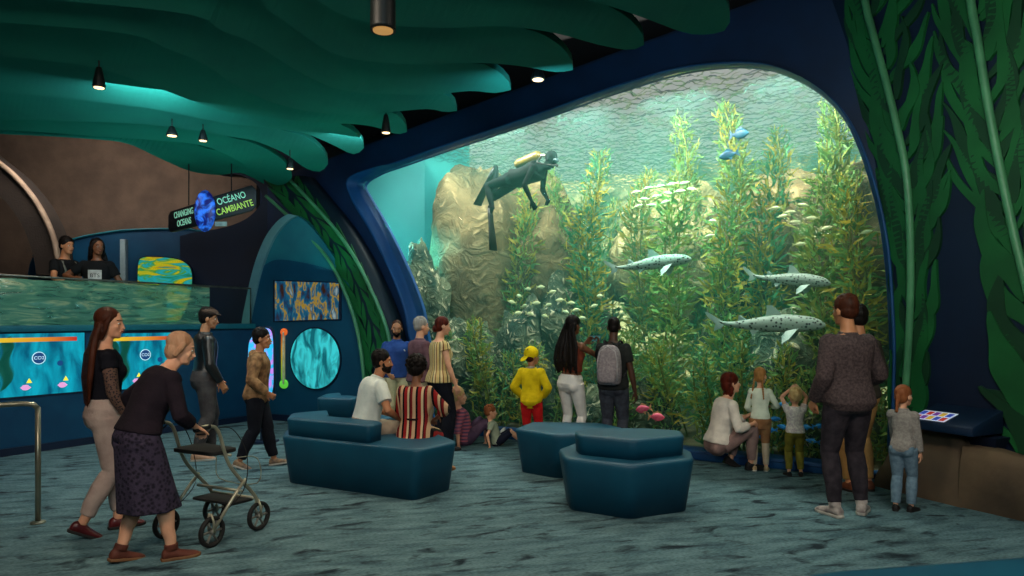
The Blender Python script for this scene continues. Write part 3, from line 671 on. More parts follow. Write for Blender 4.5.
def exhibit_screen(label, t0, t1, z0, z1):
    o = LP(t0,0,z0); T = thing('ocean_screen', label, 'screen', o); Wd = t1-t0; Hh = z1-z0
    P = lambda a, b, d=.012: LD*(a*Wd)+V((0,0,b*Hh))+LN*d
    s = Sh(); s.prism([P(-.012,-.03,-.0), P(1.012,-.03,0), P(1.012,1.03,0), P(-.012,1.03,0)], LN*.010); mk('bezel', s, m_navyd, T)
    uvplane('display', [P(0,0), P(1,0), P(1,1), P(0,1)], m_scr, T)
    uvplane('heat_bar', [P(-.0,.865,.016), P(.93,.865,.016), P(.93,.935,.016), P(0,.935,.016)], m_bar, T)
    def disc(name, a, b, r, m_, d, n=24):
        c = P(a,b,d); s = Sh(); s.prism([c+LD*r*cos(2*pi*k/n)+V((0,0,r*sin(2*pi*k/n))) for k in range(n)], LN*.002); mk(name, s, m_, T)
    disc('badge_ring', .60, .60, .078, m_icl, .014); disc('badge', .60, .60, .068, m_icon, .017)
    text_mesh('badge_text', 'CO2', .058, m_icl, T, frame4(P(.60,.60,.022), LD, (0,0,1)), .001)
    for a, b in ((.07,.42),(.78,.5)): disc('bubble_icon', a, b, .035, m_icon, .016, 12)
    for a, b in ((.12,.22),(.52,.22),(.83,.22)):
        c = P(a,b,.016); s = Sh(); s.prism([c+LD*-.032+V((0,0,-.012)), c+LD*.032+V((0,0,-.012)), c+V((0,0,.048))], LN*.002); mk('warning_icon', s, m_tri, T)
        c = P(a-.03,b-.085,.016); s = Sh(); s.prism([c+LD*.052*cos(k*.52)*(1+.2*cos(3*k))+V((0,0,.034*sin(k*.52))) for k in range(12)], LN*.002); mk('coral_icon', s, m_cor, T)
    rnd = random.Random(3); s = Sh()
    for k in range(80):   # drawn kelp plant
        b = .08+.74*k/80; a = .28+.02*sin(k*.12); sg = 1 if k % 2 else -1; c = P(a,b,.015); l = .16*(1-.4*abs(b-.5)); e = c+LD*sg*l+V((0,0,l*.9)); md = (c+e)/2+V((0,0,-.02))
        s.add([c, md, e, (c+e)/2+V((0,0,.025))], [(0,1,2,3)])
    mk('kelp_icon', s, m_kic, T)
tt = lambda px: (lambda p: (p-LA).dot(LD))(LW(px, 400))
exhibit_screen('large cyan ocean display left of the long-haired woman, with a red-ended bar', tt(-40), tt(84), .70, 1.46)
exhibit_screen('large cyan ocean display between the long-haired woman and the man in the cap', tt(93), tt(176), .68, 1.44)
# ---- colour wave panel on the gallery wall, reaching down behind the pool
def m_wave():
    m = bpy.data.materials.new('wave_picture'); m.use_nodes = True; N = m.node_tree.nodes; L = m.node_tree.links; B = N['Principled BSDF']; B.inputs['Base Color'].default_value = (0,0,0,1)
    tc = N.new('ShaderNodeTexCoord'); mp = N.new('ShaderNodeMapping'); mp.inputs['Rotation'].default_value = (0,radians(-25),0); mp.inputs['Scale'].default_value = (.8,1,3.0); L.new(tc.outputs['Object'], mp.inputs[0])
    n = N.new('ShaderNodeTexNoise'); n.inputs['Scale'].default_value = 1.8; n.inputs['Detail'].default_value = 5; n.inputs['Distortion'].default_value = 1.4; L.new(mp.outputs[0], n.inputs[0])
    r = N.new('ShaderNodeValToRGB'); e = r.color_ramp.elements; e[0].position = .34; e[0].color = rgb(20,130,90); e[1].position = .72; e[1].color = rgb(20,90,110)
    for p, c in ((.42,(30,170,180)),(.48,(60,150,60)),(.53,(200,190,20)),(.60,(190,150,10)),(.64,(40,150,110))): q = e.new(p); q.color = rgb(*c)
    L.new(n.outputs[0], r.inputs[0]); L.new(r.outputs[0], B.inputs['Emission Color']); B.inputs['Emission Strength'].default_value = .75; return m
wp = [(139,262),(142,258),(150,257),(170,258),(182,261),(190,268),(192,280),(190,296),(184,312),(176,322),(150,322),(140,319),(138,300),(138,275)]
o = PY(165,290,11.9); T = thing('wave_panel', 'rounded panel with a glowing green and yellow wave, beside the gallery visitors', 'display panel', o)
ring = smooth_poly([PY(x,y,11.9)-o for x, y in wp], 4, True); s = Sh(); s.prism([p*1.03 for p in ring], (0,.06,0)); mk('frame', s, m_navyd, T)
s = Sh(); s.prism([p+V((0,-.01,0)) for p in ring], (0,.012,0)); mk('picture', s, m_wave(), T)
# ---- hanging sign
o = PY(205,212,9.8); T = thing('hanging_sign', 'black sign with a blue globe hanging over the gallery: CHANGING OCEANS, OCÉANO CAMBIANTE', 'sign', o)
mb = mat('sign_board_black', (8,12,20), (6,9,16), 4, .5)
A = PY(172,222,10.15)-o; B_ = PY(204,213,9.75)-o; C = PY(210,210,9.75)-o; D = PY(252,198,9.9)-o
def plate(a, b, h0, h1, name):
    d = (b-a); x = V((d.x,d.y,0)).normalized(); nrm = V((x.y,-x.x,0))*.03
    poly = [a+V((0,0,-h0)), b+V((0,0,-h1)), b+x*.06+V((0,0,-h1*.6)), b+x*.06+V((0,0,h1*.6)), b+V((0,0,h1)), a+V((0,0,h0)), a-x*.05+V((0,0,h0*.6)), a-x*.05+V((0,0,-h0*.6))]
    mk(name, Sh().prism([p-nrm for p in poly], nrm*2), mb, T, bevel=.01); return nrm
n1 = plate(A, B_, .15, .16, 'board'); n2 = plate(C, D, .17, .18, 'board')
mt_ = emis('sign_letters', (130,190,165), .38); mt2 = emis('sign_letters_yellow', (160,190,80), .38)
xa = (B_-A).normalized(); xc = (D-C).normalized(); up1 = V((-xa.z*xa.x,0,1)).normalized()
def upv(x): return (V((0,0,1))-x*x.z).normalized()
for k, (txt, mm) in enumerate((('CHANGING', mt_), ('OCEANS', mt_))): text_mesh('lettering', txt, .115, mm, T, frame4((A+B_)/2-xa*.04+n1*1.15+upv(xa)*(.065-.13*k), xa, upv(xa)), .002, font_scale=(.74,1.1), bold=.0012)
for k, (txt, mm) in enumerate((('OCÉANO', mt_), ('CAMBIANTE', mt2))): text_mesh('lettering', txt, .115, mm, T, frame4((C+D)/2+xc*.03+n2*1.15+upv(xc)*(.065-.135*k), xc, upv(xc)), .002, font_scale=(.80,1.1), bold=.0012)
m_globe = mat('blue_globe', (6,12,90), (50,120,240), 6, .4, contrast=(.42,.66), emit=.6, dist=1.5)
s = Sh(); s.ell(PY(205,211,9.7)-o, (.15,.05,.29)); mk('globe', s, m_globe, T, smooth=True)
s = Sh(); s.tube([V((-.25,.05,.1)), V((-.25,.05,1.9))], .008, 6); s.tube([V((.35,.05,.2)), V((.35,.05,1.9))], .008, 6); mk('hanger', s, m_black, T)
s = Sh(); s.box(PY(221,224,9.75)-o, (.16,.02,.06)); mk('small_plate', s, mat('small_white_plate', (150,160,160)), T)

# ================================================================== ARCH EXHIBIT
AA = V((-4.4, 11.55, 0)); AD = V((2.2, -.92, 0)).normalized(); AN = V((AD.y, -AD.x, 0))   # AN into the room
def AW(px, py, d=0): return on_plane(px, py, AA+AN*d, AN)
ap = [(238,424),(240,380),(243,330),(248,300),(256,266),(266,240),(277,224),(287,216),(294,215),(306,222),(324,243),(344,274),(356,302),(364,330),(369,362),(372,429)]
o0 = AW(300, 425); o0.z = 0; T = thing('arch_exhibit', 'teal pointed arch exhibit wall with a video screen, thermometer and round window', 'exhibit wall', o0)
ring = [AW(x, y)-o0 for x, y in ap[:1]] + smooth_poly([AW(x, y)-o0 for x, y in ap[1:-1]], 4) + [AW(*ap[-1])-o0]
ring[0].z = 0; ring[-1].z = 0
s = Sh(); s.prism(ring, -AN*.16); mk('panel', s, m_teal_arch, T)
def scale_in(r, k): c = V((sum(p.x for p in r)/len(r), sum(p.y for p in r)/len(r), 1.3)); return [c+(p-c)*k for p in r]
lr = ring[:30]; s = Sh(); s.loft([[p+AN*.05 for p in lr], [p+AD*.16*(1 if True else 0)+V((0,0,-.04))+AN*.05 for p in lr], [p+AD*.16+V((0,0,-.04)) for p in lr], lr, [p+AN*.05 for p in lr]], closed=False)
mk('rim', s, mat('grey_teal_rim', (96,140,146), (84,126,134), 4, .5), T)
# darker lower field with wavy upper border
lw = smooth_poly([AW(258,270,.01)-o0, AW(275,260,.01)-o0, AW(300,262,.01)-o0, AW(325,268,.01)-o0, AW(343,276,.01)-o0], 6)
s = Sh(); s.prism([AW(248,424,.0)-o0, AW(246,340,.0)-o0, AW(249,305,0)-o0]+[p-AN*.01 for p in lw]+[AW(355,304,0)-o0, AW(362,330,0)-o0, AW(368,362,0)-o0, AW(371,426,0)-o0], AN*.012); mk('lower_field', s, mat('deep_blue_field', (8,70,96), (6,60,86), 2, .5), T)
# base step and small ledge
s = Sh(); s.prism([V((ring[0].x,ring[0].y,0)), V((ring[-1].x,ring[-1].y,0)), V((ring[-1].x,ring[-1].y,.10)), V((ring[0].x,ring[0].y,.10))], AN*.03); mk('plinth', s, m_navyd, T)
def on_arch(name, cat, label, c): return thing(name, label, cat, c)
# video screen
def m_video():
    m = bpy.data.materials.new('coral_video'); m.use_nodes = True; N = m.node_tree.nodes; L = m.node_tree.links; B = N['Principled BSDF']; B.inputs['Base Color'].default_value = (0,0,0,1)
    tc = N.new('ShaderNodeTexCoord'); mp = N.new('ShaderNodeMapping'); mp.inputs['Scale'].default_value = (6,1.3,1); L.new(tc.outputs['UV'], mp.inputs[0])
    n = N.new('ShaderNodeTexNoise'); n.inputs['Scale'].default_value = 1.5; n.inputs['Detail'].default_value = 6; n.inputs['Distortion'].default_value = .3; L.new(mp.outputs[0], n.inputs[0])
    r = N.new('ShaderNodeValToRGB'); e = r.color_ramp.elements; e[0].position = .34; e[0].color = rgb(60,30,10); e[1].position = .68; e[1].color = rgb(170,190,190)
    for p, c in ((.42,(20,70,110)),(.50,(30,110,140)),(.54,(190,150,20)),(.60,(30,90,120))): q = e.new(p); q.color = rgb(*c)
    L.new(n.outputs[0], r.inputs[0]); L.new(r.outputs[0], B.inputs['Emission Color']); B.inputs['Emission Strength'].default_value = .62; return m
c = AW(307,301,.02); T = on_arch('video_screen', 'screen', 'rectangular video screen showing yellow coral, on the arch exhibit', c)
q = [AW(x,y,.03)-c for x, y in ((275,321),(339,319),(339,283),(275,281))]
s = Sh(); s.prism([q[0]*1.06, q[1]*1.06, q[2]*1.06, q[3]*1.06], -AN*.03); mk('bezel', s, m_navyd, T)
uvplane('display', [p+AN*.004 for p in q], m_video(), T)
# thermometer
c = AW(284,360,.02); T = on_arch('thermometer_graphic', 'thermometer', 'tall thermometer graphic, red at the top and green at its bulb', c)
a = AW(284,384,.03)-c; b = AW(284,332,.03)-c
mk('outline', Sh().tube([a, b], .055, 14, flat=.3, up=(0,0,1) if False else None), mat('pale_outline', (190,200,170), emit=.2), T, smooth=True)
uvplane('scale_bar', [a-AD*.035+AN*.03, a+AD*.035+AN*.03, b+AD*.035+AN*.03, b-AD*.035+AN*.03], grad_mat('thermo_scale', [(60,170,50),(150,170,50),(200,150,40),(190,50,30)], .8, 1), T)
mk('bulb', Sh().ell(a, (.075,.04,.075)), emis('green_bulb', (90,190,60), .8), T, smooth=True); mk('cap', Sh().ell(b, (.06,.04,.06)), emis('orange_cap', (220,100,40), .7), T, smooth=True)
# round display
c = AW(315.5,358.5,.02); T = on_arch('round_display', 'screen', 'round cyan underwater display right of the thermometer', c)
R_ = (AW(340,358.5,.03)-AW(291,358.5,.03)).length/2
circ = [AD*R_*cos(2*pi*k/40)+V((0,0,R_*sin(2*pi*k/40))) for k in range(40)]
s = Sh(); s.prism([p*1.05 for p in circ], AN*.015); mk('rim', s, m_navyd, T)
m_round = mat('round_picture', (14,100,110), (60,200,205), 4.5, .4, contrast=(.40,.62), emit=.6, dist=1.0, stretch=(1.6,1.6,.6))
s = Sh(); s.prism([p+AN*.018 for p in circ], AN*.004); mk('display', s, m_round, T)
# rounded coral screen behind the boy
c = at(263,365,9.2); T = thing('coral_screen', 'glowing blue and violet coral screen behind the boy in the brown hoodie', 'screen', c)
ring = smooth_poly([at(x,y,9.2)-c for x, y in ((248,356),(250,340),(258,331),(266,328),(272,334),(273,360),(272,392),(260,394),(248,392))], 4, True)
s = Sh(); s.prism([p*1.05+V((0,.01,0)) for p in ring], (0,.08,0)); mk('housing', s, m_navy, T)
s = Sh(); s.prism(ring, (0,.015,0)); mk('display', s, mat('coral_picture', (40,170,220), (190,120,220), 6, .4, contrast=(.45,.58), emit=.8, dist=2), T)
s = Sh(); s.box((0,.06,-.62-.0), (.10,.05,.75)); mk('stand', s, m_navy, T); s = Sh(); s.box((0,.06,-c.z+.015), (.3,.25,.03)); mk('foot', s, m_navy, T)

# ================================================================== GREEN KELP ARCH between exhibit and window
m_gr = mat('painted_kelp_green', (20,96,46), (14,78,38), 4, .55); m_gr2 = mat('dark_kelp_green', (3,28,40), (3,24,36), 4, .6); m_grr = mat('pale_green_tube', (76,140,98), (64,122,86), 4, .4)
DK = -.30
def WD(px, py, d=DK): return WW(px, py, d)
Le = [(262,176),(272,193),(290,212),(312,232),(331,258),(346,290),(356,318),(362,345),(366,380),(368,428)]
Ri = [(304,176),(325,201),(347,229),(366,261),(381,293),(391,318),(397,345),(400,375),(401,400),(401,430)]
c0 = W(-3.0, DK, 0); T = thing('kelp_arch', 'curved green kelp-leaf arch rising to the ceiling between arch exhibit and window', 'decorative arch', c0)
L1 = resample(smooth_poly([WD(*p)-c0 for p in Le], 5), 40); R1 = resample(smooth_poly([WD(*p)-c0 for p in Ri], 5), 40); bk = ND*.22
s = Sh(); s.loft([L1, [p.lerp(q,.5)-ND*.08 for p, q in zip(L1,R1)], R1, [p+bk for p in R1], [p+bk for p in L1], L1], closed=False); mk('backing', s, m_gr2, T, smooth=True)
s = Sh(); rnd = random.Random(5)
for side in range(2):
  for k in range(30):     # painted leaves in relief
    q = 1+k*1.22; i = int(min(q, 37)); cc = L1[i].lerp(R1[i], .30+.45*side)-ND*(.07+.006*side); i2 = max(i-4-int(rnd.random()*2), 0)
    e = L1[i2].lerp(R1[i2], (.06 if (k+side) % 2 else .48)+.42*side+.04*rnd.random())-ND*.06
    d = e-cc; n_ = d.cross(ND).normalized(); w_ = .045+.02*rnd.random()
    s.prism([cc, cc+d*.35+n_*w_, cc+d*.7+n_*w_*.7, e, cc+d*.65-n_*w_*.5, cc+d*.3-n_*w_*.8], -ND*.012)
mk('leaf_relief', s, m_gr, T)
for nm_, pts in (('rib_tube', [(290,180),(310,201),(334,228),(355,258),(370,288),(382,315),(390,342),(394,375),(396,428)]), ('rib_tube', [(266,196),(288,216),(312,240),(330,262),(344,290),(354,318),(360,345),(364,380),(366,428)])):
    mk(nm_, Sh().tube(smooth_poly([WD(*p, DK-.13)-c0 for p in pts], 5), .028, 10), m_grr, T, smooth=True)

# ================================================================== RIGHT KELP WALL
def leaf_on_wall(s, ax, ay, bx, by, w, bend=0, d=.02, lobes=0, rnd=random):
    """a flat cut-out leaf from pixel a (root) to b (tip), laid on the leaning wall, w = half width in metres"""
    a = RW(ax, ay); b = RW(bx, by); a = V((a[0], a[1], 0)); b = V((b[0], b[1], 0)); dv = b-a; n_ = V((-dv.y, dv.x, 0)).normalized(); L_ = dv.length; K = 16; ls = []; rsd = []
    ph = rnd.uniform(0,6)
    for k in range(K+1):
        q = k/K; c = a+dv*q+n_*bend*L_*sin(pi*q)+n_*.035*L_*sin(q*7+ph); ww = w*.72*(sin(pi*min(1,q*.93+.05))**.75)*(1-.45*q)+.002
        ls.append(c+n_*ww*(1+.18*sin(q*13+ph))); rsd.append(c-n_*ww*(1+.18*sin(q*11+ph+2)))
    f = lambda p, dd: RP(p.x, p.y, dd)
    s.loft([[f(p,d) for p in ls], [f(p,d) for p in rsd], [f(p,.0) for p in rsd], [f(p,.0) for p in ls], [f(p,d) for p in ls]], closed=False)
def grow(rib, left, right, y1, y0, step, rnd, L=78):
    out = []; P = smooth_poly([V(p+(0,)) for p in rib], 12)
    def xr(y): return min(P, key=lambda p: abs(p.y-y)).x
    y = y1
    while y > y0:
        for sd, tb in ((-1, left), (1, right)):
            sp_ = fr0(tb, y-L)
            for q, f in ((0, 1.0), (1, .5)):
                yy = y+rnd.uniform(-8,8)+q*step*.5; l = L*rnd.uniform(.85,1.2)
                out.append((xr(yy)+sd*2, yy, xr(yy-l)+sd*sp_*f*rnd.uniform(.85,1.1), yy-l, rnd.uniform(.075,.105)*(1 if f == 1 else .9), -sd*rnd.uniform(.02,.10)))
        y -= step
    return out
def fr0(seq, x):
    if x <= seq[0][0]: return seq[0][1]
    for a, b in zip(seq, seq[1:]):
        if x <= b[0]: return a[1]+(b[1]-a[1])*(x-a[0])/(b[0]-a[0])
    return seq[-1][1]
m_kw = mat('wall_kelp_paint', (18,92,44), (13,74,36), 2, .6); m_kw2 = mat('wall_kelp_paint_dark', (12,60,32), (10,50,28), 2, .6)
def wall_kelp(label, rib, leaves, seed):
    rnd = random.Random(seed); t0, z0 = RW(*rib[-1]); c = RP(t0, 0, 0); T = thing('wall_kelp', label, 'wall decoration', c)
    pts = [RP(*RW(*p), .05)-c for p in rib]; mk('stem_tube', Sh().tube(smooth_poly(pts, 6), .035, 12), m_grr, T, smooth=True)
    for g, m_ in ((0, m_kw), (1, m_kw2)):
        s = Sh()
        for i, l in enumerate(leaves):
            if i % 3 == 2 and g == 0 or i % 3 != 2 and g == 1: continue
            leaf_on_wall(s, *l, d=.02+.006*(i % 4), rnd=rnd)
        s.v = [p-c for p in s.v]; mk('leaves', s, m_, T)
rib1 = [(862,-60),(868,0),(878,40),(890,85),(901,130),(909,170),(913,220),(914,280),(912,340),(908,400),(905,440)]
lv = [(905,400,893,300,.07,.05),(906,400,924,310,.07,-.05),(909,350,886,255,.09,.08),(910,345,940,215,.10,-.1),(912,300,892,205,.09,.08),(912,290,934,190,.10,-.1),
      (912,250,878,150,.12,.1),(913,240,940,130,.13,-.1),(910,190,864,100,.12,.1),(912,190,952,90,.15,-.08),(903,140,850,50,.11,.1),(905,150,930,40,.15,-.06),
      (892,90,843,18,.09,.06),(900,110,912,0,.13,0),(885,60,862,-20,.08,.05),(905,120,950,20,.16,0),(914,320,905,240,.08,0),(907,420,888,350,.05,.05),(907,430,926,350,.06,-.05),
      (915,210,948,150,.12,.05),(911,160,880,90,.1,0),(920,80,955,-20,.16,0),(900,60,930,-30,.14,0),(913,270,902,170,.08,0),(912,380,916,290,.06,0)]
rnd = random.Random(11); lv = grow(rib1, [(0,24),(100,40),(200,27),(300,20),(400,17)], [(0,64),(100,60),(180,38),(280,20),(400,15)], 432, 240, 46, rnd)[::1] + grow(rib1, [(0,24),(100,40),(200,27)], [(0,64),(100,60),(180,40),(260,30)], 250, -10, 27, rnd)
wall_kelp('painted green kelp on the navy wall, beside the window edge, with a pale stem', rib1, lv, 2)
rib2 = [(968,-60),(974,0),(981,40),(989,90),(998,140),(1008,190),(1020,245),(1036,310),(1060,400),(1085,480)]
lv = [(1020,250,975,150,.20,.08),(1010,200,958,110,.20,.08),(1000,150,948,60,.20,.06),(992,100,938,20,.19,.05),(985,60,945,-40,.18,0),(1000,120,1030,20,.2,-.05),(1015,190,1045,80,.22,-.05),
      (1030,280,985,190,.18,.1),(1030,300,990,215,.12,.1),(1028,420,972,300,.16,-.10),(1040,360,1000,255,.16,.05),(1040,330,1060,150,.25,0),(1034,470,984,378,.17,-.15),(1060,440,1010,330,.2,-.1),
      (990,60,1012,-60,.2,0),(1002,90,1050,-40,.25,0),(1026,240,1000,120,.18,0),(1044,500,995,420,.10,-.2),(1010,160,972,60,.18,0),(995,30,965,-60,.17,0),(1045,400,1020,300,.2,0),(1030,190,1070,60,.3,0)]
rnd = random.Random(12); lv = grow(rib2, [(0,42),(100,48),(200,60),(300,52),(400,78),(470,95)], [(0,55),(400,70)], 250, -10, 28, rnd, 90)+[(1030,330,990,225,.17,.12),(1034,370,1000,270,.17,.12),(1030,300,985,190,.16,.12),(1050,420,995,310,.22,.14),(1056,470,985,390,.22,-.16),(1050,440,1012,330,.16,.05),(1040,500,996,420,.12,-.12),(1034,480,984,385,.15,-.12),(1050,450,1000,350,.2,-.1)]
wall_kelp('large painted green kelp at the far right of the navy wall', rib2, lv, 9)
# rocks at the foot of that wall
m_br = mat('artificial_rock', (104,86,66), (74,62,50), 1.6, .9, bump=.4, bscale=9, detail=6)
def frock(label, px, py, r, seed, amp=.25):
    p = floor_pt(px, py); o = mk('floor_rock', boulder(p+V((0,.0,r[2]*.45)), r, seed, amp, nu=40, nv=26, sharp=.6), m_br, smooth=True); tag(o, label, 'rock', 'artificial rocks along the right wall')
def poly_rock(label, base, tops, back):   # faceted artificial rock: base line, crest line, sloping back to the wall
    o = base[0].copy(); B = [p-o for p in base]; Tt = [p-o for p in tops]; K = [p-o for p in back]
    s = Sh(); n = 14
    b, t_, k = resample(B, n), resample(Tt, n), resample(K, n)
    rows = [b]
    for j in range(1, 7): rows.append([b[i].lerp(t_[i], j/6)+RN*.06*sin(pi*j/6)+V((0,0,0))+RN*.05*noise.noise((b[i].lerp(t_[i], j/6)+o)*2.3) for i in range(n)])
    rows.append([t_[i].lerp(k[i], .5)+V((0,0,.03)) for i in range(n)]); rows.append(k); rows.append([V((p.x,p.y,0)) for p in k]); rows.append(b)
    s.loft(rows, closed=False)
    x = mk('floor_rock', s, m_br, smooth=True); x.location = o; tag(x, label, 'rock')
def Rq(px, py, d): t, z = RW(px, py, d); return RP(t, z, d)
def rb(px, py): p = floor_pt(px, py); return p
poly_rock('brown rock standing behind the girl in grey, under the tilted console', [rb(874,486), rb(905,494), rb(962,508)], [Rq(884,462,.30), Rq(895,440,.26), Rq(908,424,.22), Rq(935,424,.22), Rq(966,430,.22), Rq(972,452,.25)],
          [Rq(886,462,-.02), Rq(900,438,-.02), Rq(914,426,-.02), Rq(940,424,-.02), Rq(970,430,-.02)])
poly_rock('broad brown rock at the right edge, right of the console', [rb(960,507), rb(1000,516), rb(1100,540), rb(1400,640)], [Rq(964,446,.34), Rq(980,449,.36), Rq(1005,454,.38), Rq(1030,462,.40), Rq(1120,470,.4), Rq(1300,500,.4)],
          [Rq(968,446,-.02), Rq(1010,452,-.02), Rq(1060,470,-.02), Rq(1200,500,-.02), Rq(1340,540,-.02)])
# console
pc = floor_pt(948, 505); T = thing('info_console', 'dark blue reading console with a bright tilted picture panel, on the rocks', 'console', pc)
cc = RP(*RW(954, 421, .34), .34)-pc
def CP(a, b, h): return cc+RD*a+RN*b+V((0,0,h))
s = Sh(); 
s = Sh(); s.loft([[CP(-.36,.13,-.10), CP(.24,.13,-.10), CP(.24,-.31,-.10), CP(-.36,-.31,-.10)], [CP(-.36,.13,-.02), CP(.24,.13,-.02), CP(.24,-.31,.1083), CP(-.36,-.31,.1083)]]); mk('desk', s, m_navy, T, bevel=.015)
s = Sh(); s.loft([[V((p.x,p.y,.5)) for p in (CP(-.1,-.16,0),CP(.25,-.16,0),CP(.25,-.3,0),CP(-.1,-.3,0))], [CP(-.2,-.1,-.12),CP(.3,-.1,-.12),CP(.3,-.3,-.12),CP(-.2,-.3,-.12)]]); mk('pedestal', s, m_navyd, T)
q = [CP(-.335,.108,-.008), CP(-.02,.108,-.008), CP(-.02,-.102,.0533), CP(-.335,-.102,.0533)]
uvplane('picture_panel', q, mat('white_panel', (200,210,225), (190,200,220), 5, .4, emit=.45), T)
k = 0
for r_ in range(2):
    for c_ in range(5):
        a0 = -.325+.060*c_; v0 = .095-.095*r_
        f = lambda a, b: CP(a, b, -.008+(.108-b)*.2917+.004)
        m_ = [emis('print_red', (200,60,50), .3), emis('print_blue', (50,80,190), .3), emis('print_yellow', (220,180,60), .3), emis('print_purple', (120,60,160), .3)][(c_*3+r_) % 4]
        mk('picture', Sh().add([f(a0,v0), f(a0+.048,v0), f(a0+.048,v0-.075), f(a0,v0-.075)], [(0,1,2,3)]), m_, T)

# ================================================================== BENCHES
m_bench = mat('teal_blue_vinyl', (9,76,100), (7,66,90), 3, .52, spec=.4); m_seam = mat('bench_seam', (6,50,70), (5,44,62), 3, .5)
def round_poly(poly, r=.08, n=4):
    out = []
    for i, p in enumerate(poly):
        a = V(poly[i-1]); b = V(p); c = V(poly[(i+1) % len(poly)]); u = (a-b).normalized(); v = (c-b).normalized(); rr = min(r, (a-b).length*.4, (c-b).length*.4)
        A_ = b+u*rr; C_ = b+v*rr
        for k in range(n+1): t = k/n; out.append((1-t)**2*A_+2*t*(1-t)*b+t*t*C_)
    return out
def block(poly, z0, z1, inset, r=.08):
    pl = round_poly([V((x,y,0)) for x, y in poly], r); c = sum(pl, V())/len(pl)
    def ring(z, k): return [V((p.x,p.y,z))+(c-p).normalized()*k for p in pl]
    e = .025
    return Sh().loft([ring(z0, inset), ring(z1-.06, .006), ring(z1-e, 0), ring(z1-e*.35, e*.25), ring(z1, e*1.1), ring(z1+.004, e*3)])
def bench(label, seat, back, zs=.47, zb=.69, name='lounge_bench'):
    cx = sum(p[0] for p in seat)/len(seat); cy = sum(p[1] for p in seat)/len(seat); T = thing(name, label, 'bench', (cx,cy,0))
    mk('seat', block([(x-cx,y-cy) for x, y in seat], .0, zs, .07), m_bench, T, smooth=True)
    if back: mk('backrest', block([(x-cx,y-cy) for x, y in back], zs+.002, zb, .012, .06), m_bench, T, smooth=True)
    return T
bench('long teal-blue bench with low backrest, the seated couple on it', [(-2.30,7.00),(-.84,6.26),(-.52,6.70),(-.78,7.2),(-1.95,7.78),(-2.40,7.45)], [(-2.26,7.02),(-1.33,6.55),(-1.24,6.78),(-1.90,7.12),(-2.02,7.66),(-2.16,7.56),(-2.34,7.42)], zb=.645)
bench('teal-blue bench with rounded backrest in the centre foreground', [(.44,5.98),(.97,5.66),(1.55,5.94),(1.62,6.35),(1.27,6.85),(.68,6.85),(.42,6.4)], [(.58,6.10),(1.02,5.84),(1.50,6.08),(1.54,6.36),(1.25,6.50),(.70,6.50),(.56,6.34)], zs=.455, zb=.63)
bench('backless teal-blue ottoman bench in front of the child in yellow', [(.02,7.50),(.44,7.12),(1.02,7.20),(1.22,7.55),(.98,7.95),(.22,8.0)], None, zs=.465, name='ottoman_bench')
bench('small distant bench with low backrest behind the long bench', [(-2.34,8.35),(-1.55,8.2),(-1.3,8.5),(-1.5,8.9),(-2.2,9.0)], [(-2.34,8.36),(-1.90,8.27),(-1.84,8.5),(-2.1,8.62),(-2.2,8.95),(-2.34,8.8)], zs=.47, zb=.70)
bench('bench top just reaching into the lower right corner of the view', [(1.05,3.13),(1.5,3.27),(2.52,3.47),(3.5,3.5),(3.7,2.6),(1.3,2.3)], None, zs=.47)
# handrail at the left edge
p = floor_pt(38, 523); T = thing('handrail', 'metal handrail with a single post at the left edge', 'handrail', p)
m_steel = mat('brushed_rail_steel', (150,146,128), (126,124,108), 6, .35, .7)
pp = smooth_poly([V((-.95,-.55,.90)), V((-.4,-.2,.955)), V((-.09,-.03,.965))], 5)
mk('rail', Sh().tube(pp+[V((-.03,-.01,.955)), V((0,0,.92))], .021, 10), m_steel, T, smooth=True); mk('post', Sh().tube([V((0,0,.93)), V((0,0,.02))], .021, 10), m_steel, T, smooth=True)
mk('flange', Sh().lathe((0,0,0), [(.055,0),(.055,.012),(.03,.02)]), m_steel, T, smooth=True)

# ================================================================== HANGING SPOTLIGHTS
m_can = mat('lamp_can_black', (10,18,18), (8,14,14), 5, .5); m_glow = emis('warm_lamp_face', (255,214,160), 2.6)
def pendant(label, px, py, Y, r=.055, h=.22, pw=30, ztop=4.9, cone=True, dark=False):
    c = at(px, py, Y); T = thing('hanging_spotlight', label, 'lamp', c, 0)
    mk('housing', Sh().lathe((0,0,0), [(r*.92,.004),(r,.0),(r,.02),(r*.95 if not cone else r*.8,h*.5),(r*.9 if not cone else r*.45,h),(.01,h+.01)], 24), m_can, T, smooth=True)
    mk('lamp_face', Sh().lathe((0,0,0), [(.001,-.002),(r*.78,-.002),(r*.8,.006)], 24), emis('amber_lamp_face', (190,140,80), .8) if dark else m_glow, T, smooth=True)
    if ztop > c.z+h: mk('cable', Sh().tube([V((0,0,h)), V((0,0,ztop-c.z))], .006, 6), m_can, T)
    l = bpy.data.lights.new('spot_beam', 'SPOT'); lo = bpy.data.objects.new('spot_beam', l); COL.objects.link(lo); lo.parent = T; lo.location = (0,0,-.02)
    l.energy = pw; l.spot_size = radians(110); l.spot_blend = .9; l.color = (1,.84,.62); l.shadow_soft_size = .04
pendant('small spotlight with a lit face, the leftmost and nearest under the ribs', 99, 88, 5.9, .05, .17, 90)
pendant('small spotlight over the gallery, left one of the close pair above the sign', 172, 136, 7.7, .06, .10, 60)
pendant('small spotlight over the gallery, right one of the close pair above the sign', 203, 141, 7.9, .05, .12, 60)
pendant('small spotlight over the green kelp arch', 290, 169, 9.0, .05, .13, 60)
pendant('small spotlight hanging before the navy beam, left of the long-cabled one', 386, 133, 7.4, .05, .19, 80)
pendant('spotlight on a long cable in front of the beam over the window', 538, 80, 6.4, .062, .14, 110)
pendant('big black cylinder lamp at the top of the view with an amber face', 383, 31, 3.4, .062, .5, 60, cone=False, dark=True)
